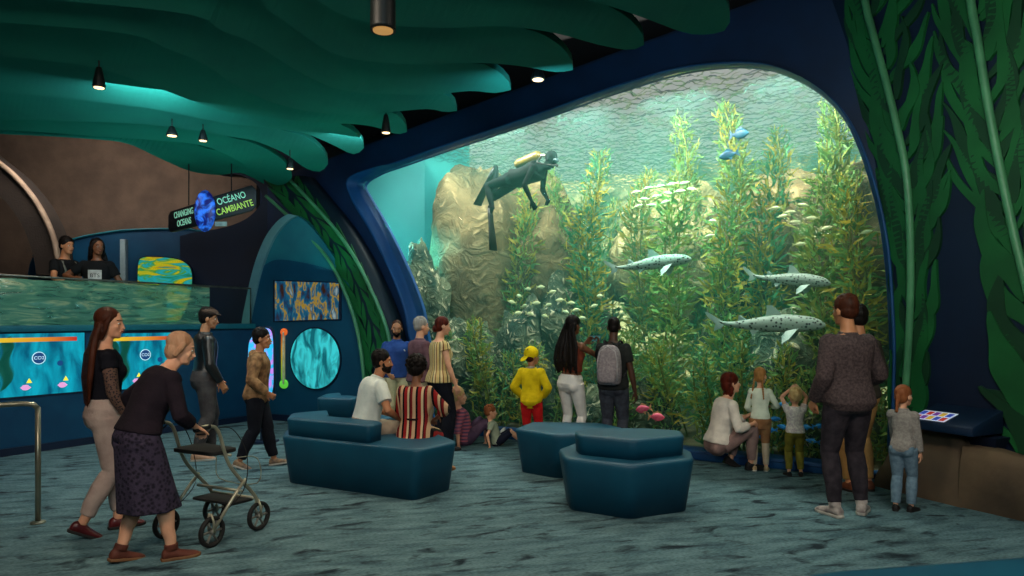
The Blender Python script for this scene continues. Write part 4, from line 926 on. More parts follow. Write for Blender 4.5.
# ================================================================== PEOPLE
def Rx(a): return Matrix.Rotation(radians(a), 3, 'X')
def Ry(a): return Matrix.Rotation(radians(a), 3, 'Y')
def Rz(a): return Matrix.Rotation(radians(a), 3, 'Z')
TORSO = [(-.13,.06,.06,-.0),(-.09,.125,.10,-.012),(-.03,.162,.118,-.018),(.04,.158,.112,-.010),(.12,.138,.098,0),(.20,.134,.096,.004),(.28,.147,.104,.006),
         (.36,.162,.112,.004),(.425,.166,.106,-.002),(.465,.145,.092,-.008),(.495,.108,.074,-.012),(.52,.070,.060,-.010),(.545,.054,.055,-.003),(.62,.050,.053,.012)]
def fr(seq, x):   # piecewise-linear lookup in [(x, a, b...)]
    if x <= seq[0][0]: return seq[0][1:]
    for a, b in zip(seq, seq[1:]):
        if x <= b[0]:
            t = (x-a[0])/(b[0]-a[0]); return tuple(p+(q-p)*t for p, q in zip(a[1:], b[1:]))
    return seq[-1][1:]
class Fig:
    def __init__(s, label, loc, H, yaw, skin, fem=False, pel=(0,0,.95), lean=(0,0), side=(0,0), twist=0, head=(0,0,0), hands=None, handw=None, elbows=None,
                 feet=((-.10,0,.08,8),(.10,0,.08,-8)), knees=None, hs=1.0, build=1.0, curl=(28,28), palm=(None,None), vox=.0065, group=None, shoulders=1.0, lift=0, hipw=1.0):
        s.k = H/1.75; s.fem = fem; s.hs = hs; s.b = build; s.curl = curl; s.palm = palm; s.vox = vox; s.sw = shoulders*(.90 if fem else 1.0); s.hw = hipw*(1.05 if fem else 1.0)
        s.T = thing('person', label, 'person', (loc[0], loc[1], loc[2] if len(loc) > 2 else 0), radians(yaw), group, s.k)
        s.M = Matrix.Translation(V((loc[0], loc[1], loc[2] if len(loc) > 2 else 0))) @ Matrix.Rotation(radians(yaw), 4, 'Z') @ Matrix.Scale(s.k, 4)
        s.skin = skin
        R0 = Ry(side[0]) @ Rx(-lean[0]); R1 = Rz(twist) @ Ry(side[1]) @ Rx(-lean[1])
        q0, q1 = R0.to_quaternion(), R1.to_quaternion(); s.sp = {}; p = V(pel); h = 0.0; s.hh = [0.0]; s.pp = [p.copy()]
        while h < .66:
            R = q0.slerp(q1, min(1, max(0, h/.34))).to_matrix(); p = p + R @ V((0,0,.02)); h += .02; s.hh.append(h); s.pp.append(p.copy())
        s.q0, s.q1, s.pel = q0, q1, V(pel)
        nb = s.at(.56); s.Rh = Rz(head[0]) @ Rx(-head[1]) @ Ry(head[2])
        s.neck = nb; s.hc = nb + (s.q1.to_matrix() @ V((0,.012,.03))) + s.Rh @ V((0,.018,.115*(.5+.5*hs)))
        s.sh = [s.at(.44, (sx*.158*s.sw,-.004,0)) for sx in (-1,1)]
        if lift:
            s.sh = [q+V((0,0,lift)) for q in s.sh]
        s.hip = [s.at(-.03, (sx*.085*s.hw,0,0)) for sx in (-1,1)]
        Mi = s.M.inverted()
        hd = list(hands or ((-.25,.04,.80),(.25,.04,.80)))
        if handw:
            for i in range(2):
                if handw[i] is not None: hd[i] = Mi @ V(handw[i])
        el = elbows or ((-.6,-.8,-.2),(.6,-.8,-.2)); kn = knees or ((-.08,1,0),(.08,1,0))
        s.arm = [s.ik(s.sh[i], V(hd[i]), .285, .255, V(el[i])) for i in range(2)]
        s.leg = [s.ik(s.hip[i], V(feet[i][:3]), .435, .425, V(kn[i])) for i in range(2)]; s.feet = feet
    def at(s, h, off=(0,0,0)):
        if h <= 0: p = s.pel + s.q0.to_matrix() @ V((0,0,h)); R = s.q0.to_matrix()
        else:
            i = min(int(h/.02), len(s.hh)-2); t = (h-s.hh[i])/.02; p = s.pp[i].lerp(s.pp[i+1], min(t,1)); R = s.q0.slerp(s.q1, min(1, h/.34)).to_matrix()
        return p + R @ V(off)
    def R(s, h): return s.q0.slerp(s.q1, min(1, max(0, h/.34))).to_matrix()
    @staticmethod
    def ik(a, t, l1, l2, pole):
        d = t-a; L_ = d.length; mx = (l1+l2)*.999
        if L_ > mx: t = a+d*(mx/L_); d = t-a; L_ = mx
        u = d.normalized(); x = (l1*l1-l2*l2+L_*L_)/(2*L_); h = sqrt(max(0, l1*l1-x*x)); pp = pole-u*pole.dot(u)
        return [a, a+u*x+pp.normalized()*h, t]
    def tor(s, S, h0, h1, e=0, flare=0, n=24, sc=1.0, bust=True, butt=True):
        hs = [h0]+[r[0] for r in TORSO if h0+.008 < r[0] < h1-.008]+[h1]; rings = []
        for h in hs:
            rx, ry, yo = fr(TORSO, h); wf = 1
            if h < .08: wf = s.hw
            elif .08 <= h < .24: wf = .93 if s.fem else 1
            elif h > .30: wf = s.sw
            ee = e + (flare*(h1-h)/(h1-h0))
            if h < .5: wf *= s.b
            if .05 < h < .5: ry *= s.b**1.3
            R = s.R(h); c = s.at(h, (0,yo,0)); m = []
            for k in range(n):
                a = 2*pi*k/n; ca, sa = cos(a), sin(a); q = (abs(ca)**2.5+abs(sa)**2.5)**(-1/2.5)
                m.append(c + R @ V(((rx*wf+ee)*ca*q, (ry+ee)*sa*q, 0)))
            rings.append(m)
        S.loft(rings)
        if s.fem and bust and h0 < .3 and h1 > .36:
            for sx in (-1,1): S.ell(s.at(.325, (sx*.068,.085,0)), (.058+e,.048+e,.056+e), s.R(.33), 12, 8)
        if h0 < -.04 and butt:
            for sx in (-1,1): S.ell(s.at(-.045, (sx*.072*s.hw,-.055,0)), (.084+e,.070+e,.088+e), s.R(0), 12, 8)
        return S
    def armt(s, S, i, t0, t1, e=0, flare=0, n=12, cuffe=0):
        a, b, c = s.arm[i]; prof = [(0,.052),(.25,.050),(.6,.043),(1,.038),(1.25,.040),(1.6,.032),(1.93,.0245),(2,.024)]
        ts = [t0]+[x for x in (.12,.25,.45,.6,.8,.93,1,1.07,1.25,1.5,1.75,1.93) if t0+.03 < x < t1-.03]+[t1]
        pts = [a.lerp(b, t) if t <= 1 else b.lerp(c, t-1) for t in ts]
        if t0 == 0: S.ell(a, (.056+e*1.1,)*3, None, 12, 8)
        f = .92 if s.fem else 1.0
        return S.tube(pts, [fr(prof, t)[0]*f*s.b**.6+e+flare*(t-t0)/(t1-t0) for t in ts], n)
    def legt(s, S, i, t0, t1, e=0, flare=0, n=16, hip=0):
        a, b, c = s.leg[i]; a = a + s.q0.to_matrix() @ V((0,-.005,-.0)); prof = [(0,.092),(.3,.085),(.7,.066),(1,.054),(1.15,.053),(1.35,.057),(1.65,.045),(1.93,.035),(2,.035)]
        ts = [t0]+[x for x in (.15,.3,.5,.7,.88,1,1.12,1.25,1.35,1.5,1.65,1.8,1.93) if t0+.03 < x < t1-.03]+[t1]
        fw = (b-a).cross(c-b); bk = V((0,-1,0)); pts = []
        for t in ts:
            p = a.lerp(b, t) if t <= 1 else b.lerp(c, t-1)
            if 1.05 < t < 1.7:
                ax = (c-b).normalized(); g = bk-ax*ax.dot(bk); p = p + g.normalized()*.012
            pts.append(p)
        f = 1.04 if s.fem else 1
        return S.tube(pts, [fr(prof, t)[0]*f*s.b**.7+e+flare*max(0,(t-1))*(1 if t1 > 1 else 0) for t in ts], n)
    def hand(s, S, i):
        a, b, c = s.arm[i]; d = (c-b).normalized(); sg = -1 if i == 0 else 1
        n = s.palm[i]; n = V(n) if n else V((-sg,.15,-.1)); n = (n-d*n.dot(d)); n = n.normalized() if n.length > .01 else d.orthogonal().normalized()
        t = d.cross(n)*(1 if i == 0 else -1)
        # thumb side: the thumb points forward/up when the palm faces the thigh
        k = 1.0*(.85+.15*s.hs); rings = []
        for L_, w_, th in ((-.02,.023,.020),(.0,.025,.018),(.03,.034,.016),(.06,.041,.015),(.088,.041,.013),(.097,.036,.009)):
            rings.append([c+d*L_*k+t*w_*k*cos(2*pi*q/12)+n*th*k*sin(2*pi*q/12) for q in range(12)])
        S.loft(rings); cu = s.curl[i]
        for f in range(4):
            L_ = (.070,.079,.073,.056)[f]*k; p = c+d*.086*k+t*(.031-.0205*f)*k; dd = (d+t*(.10-.07*f)).normalized(); pts = [p-dd*.01]; ang = cu*(.7+.12*f)
            for g, m_ in enumerate((.46,.30,.24)):
                dd = Matrix.Rotation(radians(ang*(.8 if g == 0 else 1.1)), 3, dd.cross(n)) @ dd; p = p+dd*L_*m_; pts.append(p)
            S.tube(pts, [.0098*k,.0095*k,.0088*k,.0078*k], 8, dome=True)
        p = c+d*.022*k+t*.024*k+n*.004; dd = (d*.62+t*.72+n*.28).normalized(); d2 = (d*.85+t*.35+n*.3).normalized()
        S.tube([p, p+dd*.036*k, p+dd*.036*k+d2*.030*k, p+dd*.036*k+d2*.052*k], [.0135*k,.0115*k,.0100*k,.0085*k], 8, dome=True)
    def headp(s, p): return s.hc + s.Rh @ (V(p)*s.hs)
    def body(s, feet=True):
        S = Sh(); s.tor(S, -.13, .62)
        for i in range(2):
            s.armt(S, i, 0, 2); s.legt(S, i, 0, 2); s.hand(S, i)
            S.ell(s.leg[i][1], (.052,.054,.056), None, 10, 8)
            if feet: s.footsh(S, i, 0)
        R = s.Rh; h = s.hs; E = lambda c, r, RR=None: S.ell(s.headp(c), tuple(q*h for q in r), RR or R, 18, 12)
        E((0,-.008,.028), (.076,.093,.098)); E((0,.022,-.035), (.060,.068,.078)); E((0,.062,-.098), (.027,.024,.020)); E((0,.04,-.085), (.047,.045,.032))
        E((0,.092,-.022), (.011,.016,.022)); E((0,.104,-.036), (.014,.013,.010)); E((0,.088,-.062), (.022,.012,.012)); E((0,.070,.030), (.050,.018,.018)); E((0,.056,.005), (.046,.032,.036)); E((0,.084,.002), (.008,.014,.022))
        for sx in (-1,1):
            E((sx*.035,.060,-.028), (.022,.020,.024)); E((sx*.077,-.008,-.010), (.009,.021,.033), R @ Rz(sx*-18))
        S.tube([s.at(.50), s.neck, s.headp((0,-.018,-.045))], [.058*s.b**.5*(.88 if s.fem else 1),.053*(.85+.15*s.hs)*(.86 if s.fem else 1),.052*h*(.88 if s.fem else 1)], 16)
        mk('body', S, s.skin, s.T, remesh=s.vox, relax=2)
        return s
    def face(s, brow=(40,28,20), lip=(150,80,70), beard=None):
        m_w = mat('eye_white', (220,216,205), rough=.3); m_b = mat('brow_%d' % brow[0], brow); m_l = mat('lips_%d' % lip[0], lip, rough=.5)
        for sx in (-1,1):
            mk('eye', Sh().ell(s.headp((sx*.031,.0765,.002)), (.0125*s.hs,.0085*s.hs,.0078*s.hs), s.Rh, 10, 8), m_w, s.T, smooth=True)
            mk('iris', Sh().ell(s.headp((sx*.032,.0822,.002)), (.0075*s.hs,.0042*s.hs,.0068*s.hs), s.Rh, 8, 6), m_eye, s.T, smooth=True)
            mk('eyebrow', Sh().tube([s.headp((sx*.014,.0875,.026)), s.headp((sx*.031,.0835,.031)), s.headp((sx*.050,.070,.027))], .0038*s.hs, 6, flat=.8), m_b, s.T, smooth=True)
        mk('lips', Sh().tube([s.headp((-.024,.092,-.061)), s.headp((-.01,.0995,-.058)), s.headp((.01,.0995,-.058)), s.headp((.024,.092,-.061))], [.003*s.hs,.0065*s.hs,.0065*s.hs,.003*s.hs], 8), m_l, s.T, smooth=True)
        if beard:
            S = Sh(); S.ell(s.headp((0,.030,-.068)), (.062*s.hs,.066*s.hs,.050*s.hs), s.Rh); S.ell(s.headp((0,.062,-.100)), (.032*s.hs,.030*s.hs,.026*s.hs), s.Rh)
            for sx in (-1,1): S.tube([s.headp((sx*.070,.010,-.01)), s.headp((sx*.062,.030,-.06))], .014*s.hs, 8)
            S.tube([s.headp((-.028,.092,-.052)), s.headp((0,.103,-.046)), s.headp((.028,.092,-.052))], .006*s.hs, 6)
            mk('beard', S, beard, s.T, remesh=.006*s.hs, relax=1)
        return s
    def footframe(s, i):
        f = s.feet[i]; yaw = f[3]; pitch = f[4] if len(f) > 4 else 0
        return V(s.leg[i][2]), Rz(yaw) @ Rx(pitch)
    def footsh(s, S, i, e=0, z0=0.0):
        c, R = s.footframe(i); rings = []
        for y, w_, ht, zb in ((-.066,.018,.05,.012),(-.058,.030,.075,.002),(-.03,.036,.095,0),(.02,.038,.088,0),(.06,.042,.066,0),(.11,.048,.050,0),(.155,.044,.040,0),(.182,.030,.030,.004),(.195,.012,.02,.01)):
            w_ += e; ht += e; y2 = y*(1+e*1.2); m = []
            for k in range(14):
                a = 2*pi*k/14; x = w_*cos(a); z = (ht-zb)*(.5+.5*sin(a)) if sin(a) > 0 else (ht-zb)*.5*(1+sin(a)*1.0); z = zb+(ht-zb)*.5*(1+ (sin(a) if abs(sin(a)) < .8 else (1 if sin(a) > 0 else -1)))
                m.append(c + R @ V((x, y2, z-.08+z0)))
            rings.append(m)
        S.loft(rings); return S
    def shoes(s, m, sole=None, high=0, name='shoe', e=.006):
        for i in range(2):
            S = Sh(); s.footsh(S, i, e)
            if high: s.legt(S, i, 2-high, 2, .010)
            o = mk(name, S, m, s.T, remesh=.007, relax=2)
            if sole:
                c, R = s.footframe(i); S = Sh(); pl = [(-.072,.016),(-.066,.032),(-.02,.043),(.04,.042),(.11,.056),(.165,.049),(.196,.028),(.206,.008)]
                lo = [V((-w_,y,0)) for y, w_ in pl]+[V((w_,y,0)) for y, w_ in reversed(pl)]
                S.prism([c+R @ (q+V((0,0,-.0800))) for q in lo], R @ V((0,0,.022))); mk('sole', S, sole, o, smooth=False, bevel=.004)
        return s
    def top(s, m, h0=-.05, h1=.505, sl=.5, e=.012, flare=.014, slf=.006, name='shirt', extra=None, neckring=0, vox=.009, butt=False):
        S = Sh(); s.tor(S, h0, h1, e+(.010 if h0 < -.04 else 0)*0, flare, butt=False)
        if h0 < -.04: S.ell(s.at(-.02, (0,-.03,0)), (.145*s.hw+e, .105+e, min(.10, .03-h0)), s.R(0), 14, 10)
        for i in range(2):
            sv = sl[i] if hasattr(sl, '__len__') else sl
            if sv > 0: s.armt(S, i, 0, sv, e, slf)
        if neckring: S.tube([s.at(.485), s.at(.545,(0,.004,0))], [.086,.064+neckring], 16)
        if extra: extra(S)
        o = mk(name, S, m, s.T, remesh=vox, relax=2); return o
    def pants(s, m, to=1.92, e=.012, h1=.09, flare=0, name='trousers', h0=-.10, vox=.009):
        S = Sh(); s.tor(S, h0, h1, e)
        for i in range(2): s.legt(S, i, 0, to, e, flare)
        S.ell(s.at(-.07,(0,-.012,0)), (.125*s.hw,.10,.10), s.R(0)); return mk(name, S, m, s.T, remesh=vox, relax=2)
    def skirt(s, m, hem=.40, e=.02, h1=.12, wide=(.20,.17), name='skirt', cx=0):
        S = Sh(); s.tor(S, -.06, h1, e, bust=False); c0 = s.at(-.05); n = 40; rings = []
        ctr = (s.leg[0][1]+s.leg[1][1])/2
        for k in range(9):
            q = k/8; z = c0.z+(hem-c0.z)*q; c = V((c0.x*(1-q)+ctr.x*q, c0.y*(1-q)+(ctr.y-.03)*q+.0, z)); rx = .165*s.hw+e+(wide[0]-.185)*q; ry = .13+e+(wide[1]-.15)*q
            rings.append([c+V((rx*(1+.05*q*sin(a*7+1))*cos(a), ry*(1+.05*q*sin(a*7+1))*sin(a), 0)) for a in [2*pi*j/n for j in range(n)]])
        S.loft(rings)
        for i in range(2): s.legt(S, i, 0, min(1.0+max(0,(.45-hem))*1.6, 1.25), e+.004)
        return mk(name, S, m, s.T, remesh=.009, relax=2)
    def hair(s, style, m, **k):
        S = Sh(); h = s.hs; E = lambda c, r, RR=None: S.ell(s.headp(c), tuple(q*h for q in r), RR or s.Rh, 18, 12)
        T_ = lambda pts, r, **kk: S.tube([s.headp(p) for p in pts], [q*h for q in r] if hasattr(r, '__len__') else r*h, 10, **kk)
        rnd = random.Random(k.get('seed', 1)); vx = .0065*max(h,.9)
        if style in ('short','crop'):
            t = .006 if style == 'crop' else .014
            E((0,-.022,.048), (.074+t,.088+t,.082+t)); E((0,-.045,.0), (.070+t*.7,.056+t,.076)); 
            for sx in (-1,1): T_([(sx*.072,.022,.04),(sx*.076,.004,.0)], [.010,.004])
            if style == 'short':
                for q in range(26):
                    a = rnd.uniform(0,2*pi); r_ = rnd.uniform(.3,1); p = V((.074*r_*cos(a), -.024+.084*r_*sin(a), .048+.088*sqrt(max(0,1-r_*r_)))); E(p, (.020,.022,.014))
        elif style == 'bald_fade': E((0,-.012,.044), (.080,.095,.086)); E((0,-.045,.006), (.073,.055,.06))
        elif style == 'afro':
            E((0,-.025,.045), (.112,.118,.112)); E((0,-.06,.0), (.10,.08,.09))
            for q in range(70):
                a = rnd.uniform(0,2*pi); b = rnd.uniform(-.5,1.4); p = V((.105*cos(a)*cos(b), -.03+.112*sin(a)*cos(b), .045+.105*sin(b)))
                if p.y < .055: E(p, (.02,.02,.02))
        elif style == 'bob':
            E((0,-.024,.048), (.087,.098,.088)); E((0,-.05,-.02), (.082,.064,.085)); 
            for sx in (-1,1): T_([(sx*.076,.01,.05),(sx*.084,-.005,0),(sx*.074,-.03,-.06)], [.018,.022,.014])
        elif style == 'long':
            L_ = k.get('L', .42); E((0,-.022,.048), (.087,.098,.088)); E((0,-.045,-.02), (.082,.066,.09))
            for sx in (-1,1): T_([(sx*.066,.030,.070),(sx*.084,.008,.01),(sx*.082,-.015,-.06),(sx*.075,-.045,-.12)], [.012,.020,.024,.026])
            # a curtain of hair down the back in overlapping strands, in body space
            for q in range(15):
                f = q/14*2-1; a = s.headp((f*.078,-.075+.035*abs(f),.0)); z = L_*(1-.10*abs(f))*rnd.uniform(.88,1.05); bk = s.R(.4)
                b0 = s.at(.46, (f*.115,-.105,0)); b1 = s.at(.46-z*.45, (f*.13,-.125,0)); b2 = s.at(.46-z*.85, (f*.10+rnd.uniform(-.01,.01),-.125,0)); S.tube([a, a.lerp(b0,.5)+bk @ V((0,-.01,0)), b0, b1, b2], [.026,.028,.027,.022,.006], 8)
        elif style == 'locs':
            E((0,-.014,.045), (.092,.104,.096)); E((0,-.045,-.02), (.088,.07,.09))
            for q in range(52):
                f = rnd.uniform(-1,1); ring = rnd.uniform(0,1); a = s.headp((f*.085,-.06*ring-.01,.03)); L2 = .40*rnd.uniform(.75,1.1); sp_ = .165
                b0 = s.at(.44, (f*sp_,-.10-.03*ring,0)); b1 = s.at(.44-L2*.5, (f*sp_*1.05+rnd.uniform(-.02,.02),-.13-.02*ring,0)); b2 = s.at(.44-L2*.8, (f*sp_*1.0+rnd.uniform(-.03,.03),-.12,0))
                S.tube([a, s.headp((f*.10,-.085-.02*ring,-.06)), b0, b1, b2], [.013,.014,.012,.011,.007], 6)
        elif style in ('bun','updo'):
            E((0,-.016,.042), (.084,.100,.092)); E((0,-.045,-.01), (.076,.060,.078)); E((0,-.105,.00) if style == 'bun' else (0,-.10,-.045), (.045,.04,.045)); 
            for q in range(8): a = q*.8; E((.03*cos(a),-.115,(.0 if style == 'bun' else -.045)+.03*sin(a)), (.018,.014,.018))
        elif style in ('braids','pony'):
            E((0,-.014,.042), (.083,.099,.091)); E((0,-.045,-.01), (.076,.060,.076))
            if style == 'braids':
                for sx in (-1,1):
                    for q in range(9): z = -.05-.03*q; E((sx*(.055+.004*q),-.085-.006*q,z), (.017-.0006*q,.016-.0006*q,.020))
            else:
                for q in range(7): E((0,-.10-.004*q,.01-.028*q), (.028-.002*q,.026-.002*q,.024))
        elif style == 'wavy':
            E((0,-.016,.042), (.092,.106,.096)); E((0,-.05,-.02), (.09,.07,.09))
            for q in range(60):
                f = rnd.uniform(-1,1); z = rnd.uniform(-.14,.06); E((f*.085,-.075+.05*abs(f)+rnd.uniform(-.012,.012),z), (.024,.024,.03))
        elif style == 'tot':
            E((0,-.012,.040), (.082,.099,.088)); E((0,-.045,.0), (.076,.058,.070))
            for q in range(24):
                a = rnd.uniform(0,2*pi); r_ = rnd.uniform(.3,1.05); E((.078*r_*cos(a), -.012+.09*r_*sin(a), .04+.088*sqrt(max(0,1-min(1,r_)**2))), (.014,.02,.010))
        mk('hair', S, m, s.T, remesh=vx, relax=1); return s
SK = {'fair': mat('skin_fair', (222,166,134), (206,146,114), 7, .55), 'tan': mat('skin_tan', (190,130,92), (172,114,80), 7, .55), 'brown': mat('skin_brown', (132,84,58), (116,72,48), 7, .5), 'dark': mat('skin_dark', (78,48,34), (64,40,28), 7, .5)}
def hm(name, a, b): return mat(name, a, b, 26, .5, stretch=(1,1,.15), contrast=(.3,.7), bump=.4, bscale=60, spec=.12)
H_BLK = hm('hair_black', (14,11,10), (26,20,18)); H_DBR = hm('hair_dark_brown', (44,22,14), (74,36,22)); H_GRY = hm('hair_grey', (120,112,104), (160,152,142)); H_BLD = hm('hair_blond', (186,150,96), (214,182,128))
H_RED = hm('hair_ginger', (118,66,38), (146,88,54)); H_AUB = hm('hair_auburn', (96,34,20), (60,20,14)); H_GB = hm('hair_grey_blond', (160,112,80), (190,150,120)); H_LBR = hm('hair_light_brown', (140,96,52), (168,122,72))
def cloth(name, a, b=None, scale=9, **k): return mat(name, a, b or tuple(int(x*.86) for x in a), scale,   .9, bump=.2, bscale=k.pop('bs', 45), spec=.15, **k)
def stripes(name, cols, axis=0, period=.14, rot=0, rough=.85):
    m = bpy.data.materials.new(name); m.use_nodes = True; N = m.node_tree.nodes; L = m.node_tree.links; B = N['Principled BSDF']; B.inputs['Roughness'].default_value = rough; B.inputs['Specular IOR Level'].default_value = .15
    tc = N.new('ShaderNodeTexCoord'); sp_ = N.new('ShaderNodeSeparateXYZ'); L.new(tc.outputs['Object'], sp_.inputs[0])
    a = N.new('ShaderNodeMath'); a.operation = 'DIVIDE'
    if axis == 'ang':
        at2 = N.new('ShaderNodeMath'); at2.operation = 'ARCTAN2'; L.new(sp_.outputs[0], at2.inputs[0]); L.new(sp_.outputs[1], at2.inputs[1]); L.new(at2.outputs[0], a.inputs[0])
    else: L.new(sp_.outputs[axis], a.inputs[0]); a.inputs[1].default_value = period
    b = N.new('ShaderNodeMath'); b.operation = 'FRACT'; a2 = N.new('ShaderNodeMath'); a2.operation = 'ADD'; a2.inputs[1].default_value = 20; L.new(a.outputs[0], a2.inputs[0]); L.new(a2.outputs[0], b.inputs[0])
    r = N.new('ShaderNodeValToRGB'); r.color_ramp.interpolation = 'CONSTANT'; e = r.color_ramp.elements; tot = sum(c[1] for c in cols); x = 0
    for i, (c, w_) in enumerate(cols):
        q = e[0] if i == 0 else (e[1] if i == 1 else e.new(x/tot)); q.position = x/tot; q.color = rgb(*c); x += w_
    L.new(b.outputs[0], r.inputs[0]); L.new(r.outputs[0], B.inputs['Base Color']); return m
fp = lambda x, y: floor_pt(x, y)
m_sole_w = mat('pale_sole', (190,186,176)); m_sole_d = mat('dark_sole', (30,28,28)); m_sole_b = mat('tan_sole', (120,84,54))
# --- man in the tweed jacket
f = Fig('tall man in a brown-grey tweed jacket and dark jeans, seen from behind', (2.81,5.86), 1.81, 6, SK['tan'], head=(16,2,0), hands=((-.23,.10,.92),(.24,.24,1.04)), elbows=((-.35,-1,-.2),(.45,-1,-.2)),
        feet=((-.12,-.02,.08,12),(.14,.03,.08,-38)), build=1.06, curl=(60,60)).body().face()
f.hair('short', H_DBR); f.pants(cloth('dark_jeans', (56,50,56), (38,34,40), 14), 1.93, .016)
m_tw = cloth('tweed', (84,70,70), (56,46,48), 55, bs=120)
def vent(S):
    S.tube([f.at(.47), f.at(.535,(0,-.004,0))], [.096,.072], 16)
    for sx in (-1,1): S.ell(f.at(.445,(sx*.15,0,0)), (.07,.075,.045), f.R(.4))
f.top(m_tw, -.12, .51, 1.93, .024, .014, .006, 'jacket', vent); f.shoes(mat('pale_worn_leather', (176,166,160), (120,110,108), 14, .6), m_sole_w, .22, 'boot')
# --- man half hidden behind him
f = Fig('dark-haired person in khaki trousers, mostly hidden behind the tweed-jacketed man', (3.32,6.70), 1.74, 10, SK['tan'], head=(-5,0,0), hands=((-.16,.25,1.1),(.16,.25,1.1)), vox=.009).body()
f.hair('short', H_BLK); f.pants(cloth('khaki_twill', (166,128,78), (140,106,64)), 1.93, .018); f.top(cloth('dark_olive_shirt', (60,56,48)), -.06, .51, 1.9, .014); f.shoes(mat('brown_leather', (110,60,36), (84,44,26)), m_sole_d)
# --- girl in grey sweater
f = Fig('small ginger-haired girl in a grey sweater and pale jeans beside the rocks', (3.34,5.98), 1.03, -44, SK['fair'], build=.92, hs=1.28, fem=True, hipw=.92, head=(-22,-2,0), hands=((-.13,.17,.86),(.21,.10,.80)), feet=((-.09,-.03,.08,12),(.09,.06,.08,-14)), vox=.008).body().face()
f.hair('pony', H_RED); f.pants(cloth('pale_denim', (112,136,152), (90,114,132), 16), 1.93, .020, flare=.008); f.top(cloth('grey_knit', (150,144,138), (128,122,118), 30), -.07, .515, 1.92, .022, 0, .004, 'sweater', neckring=.012); f.shoes(mat('black_shoe', (24,22,24)), m_sole_d)
# --- squatting woman
ps = fp(737,469)
f = Fig('squatting woman in a white long-sleeved top, arm around the girl with braids', (ps.x-.03,ps.y), 1.62, -78, SK['fair'], fem=True, pel=(0,-.20,.33), lean=(8,16), head=(-12,-6,0), handw=((2.62,7.66,.60),(2.58,7.48,.52)),
        elbows=((-.6,-.3,-.8),(.6,-.3,-.8)), feet=((-.13,.02,.10,5,-22),(.10,.16,.085,-4)), knees=((-.15,1,.5),(.12,1,.5))).body().face()
f.hair('wavy', H_AUB, seed=4); f.pants(cloth('mauve_trousers', (150,122,116), (126,100,98)), 1.9, .012); f.top(cloth('white_jersey', (226,216,204), (204,194,184)), -.01, .515, 1.6, .016); f.shoes(mat('black_shoe', (24,22,24)), m_sole_d)
# --- girl with braids
f = Fig('little girl with two long braids and white top held by the squatting woman', (2.68,7.56), 1.07, -14, SK['fair'], build=.92, hs=1.26, fem=True, hipw=.9, head=(-25,-4,0), hands=((-.12,.22,1.0),(.17,.24,1.12)), vox=.008).body().face()
f.hair('braids', H_LBR); f.pants(cloth('cream_leggings', (206,186,160), (190,168,142)), 1.93, .012, name='leggings'); f.skirt(cloth('tan_skirt', (170,122,84), (150,104,70)), .74, .018, .10, (.19,.16)); f.top(cloth('white_mint_top', (214,222,204), (196,206,188)), -.02, .515, 1.5, .014); f.shoes(mat('beige_shoe', (190,160,120)), m_sole_w)
# --- toddler arms up
ps = fp(795,476)
f = Fig('blond toddler in white shirt and olive trousers, both hands on the head', (ps.x,ps.y), .87, -6, SK['fair'], hs=1.62, head=(0,-14,0), hands=((-.10,-.01,1.83),(.10,-.01,1.83)), elbows=((-.6,.4,.6),(.6,.4,.6)), feet=((-.12,0,.08,16),(.12,.0,.08,-16)), vox=.0095, curl=(40,40)).body()
f.hair('tot', H_BLD); f.pants(cloth('olive_cotton', (124,116,44), (100,94,36)), 1.86, .026, flare=.0); f.top(cloth('white_cotton_print', (226,220,210), (190,176,180), 24), -.03, .515, .45, .018); f.shoes(mat('black_shoe', (24,22,24)), m_sole_d)
# --- man with backpack
mx_, my_ = 1.18, 8.14
f = Fig('man in dark t-shirt and jeans wearing a grey backpack at the glass', (mx_,my_), 1.63, -24, SK['dark'], head=(12,6,0), hands=((-.10,.34,1.36),(.28,.03,.80)), elbows=((-.7,.1,-.9),(.7,-.7,-.2)), build=1.05).body()
f.hair('crop', H_BLK); f.pants(cloth('grey_blue_jeans', (70,74,84), (52,54,64), 14), 1.93, .015); f.top(cloth('charcoal_tee', (44,46,44), (34,36,36)), -.07, .51, .6, .014); f.shoes(mat('black_shoe', (24,22,24)), m_sole_w)
B = thing('backpack', 'grey backpack with padded straps on the back of the man at the glass', 'backpack', f.M @ f.at(.24,(0,-.115,0)), radians(-24), None, .97)
m_bp = cloth('grey_melange_bag', (150,140,142), (122,114,118), 40); m_bpd = cloth('dark_strap', (40,40,44)); m_bpl = cloth('light_piping', (180,176,176))
S = Sh(); rr = []
for z, w_, d_ in ((-.23,.10,.05),(-.21,.135,.085),(-.12,.145,.10),(.05,.142,.10),(.15,.130,.088),(.22,.10,.06),(.245,.05,.03)):
    rr.append([V((w_*(abs(cos(a))**.6)*(1 if cos(a) > 0 else -1), -.075+d_*(abs(sin(a))**.6)*(1 if sin(a) > 0 else -1), z)) for a in [2*pi*k/24 for k in range(24)]])
S.loft(rr); mk('bag_body', S, m_bp, B, smooth=True, sub=1)
S = Sh(); rr = []
for z, w_, d_ in ((-.20,.08,.02),(-.18,.11,.035),(-.05,.115,.035),(.0,.10,.02)): rr.append([V((w_*(abs(cos(a))**.6)*(1 if cos(a) > 0 else -1), -.165+d_*(abs(sin(a))**.6)*(1 if sin(a) > 0 else -1), z)) for a in [2*pi*k/20 for k in range(20)]])
S.loft(rr); mk('front_pocket', S, m_bp, B, smooth=True, sub=1)
mk('zip_line', Sh().tube([V((-.115,-.15,-.17)), V((-.12,-.158,.05)), V((-.09,-.145,.17)), V((0,-.13,.225)), V((.09,-.145,.17)), V((.12,-.158,.05)), V((.115,-.15,-.17))], .006, 6), m_bpl, B, smooth=True)
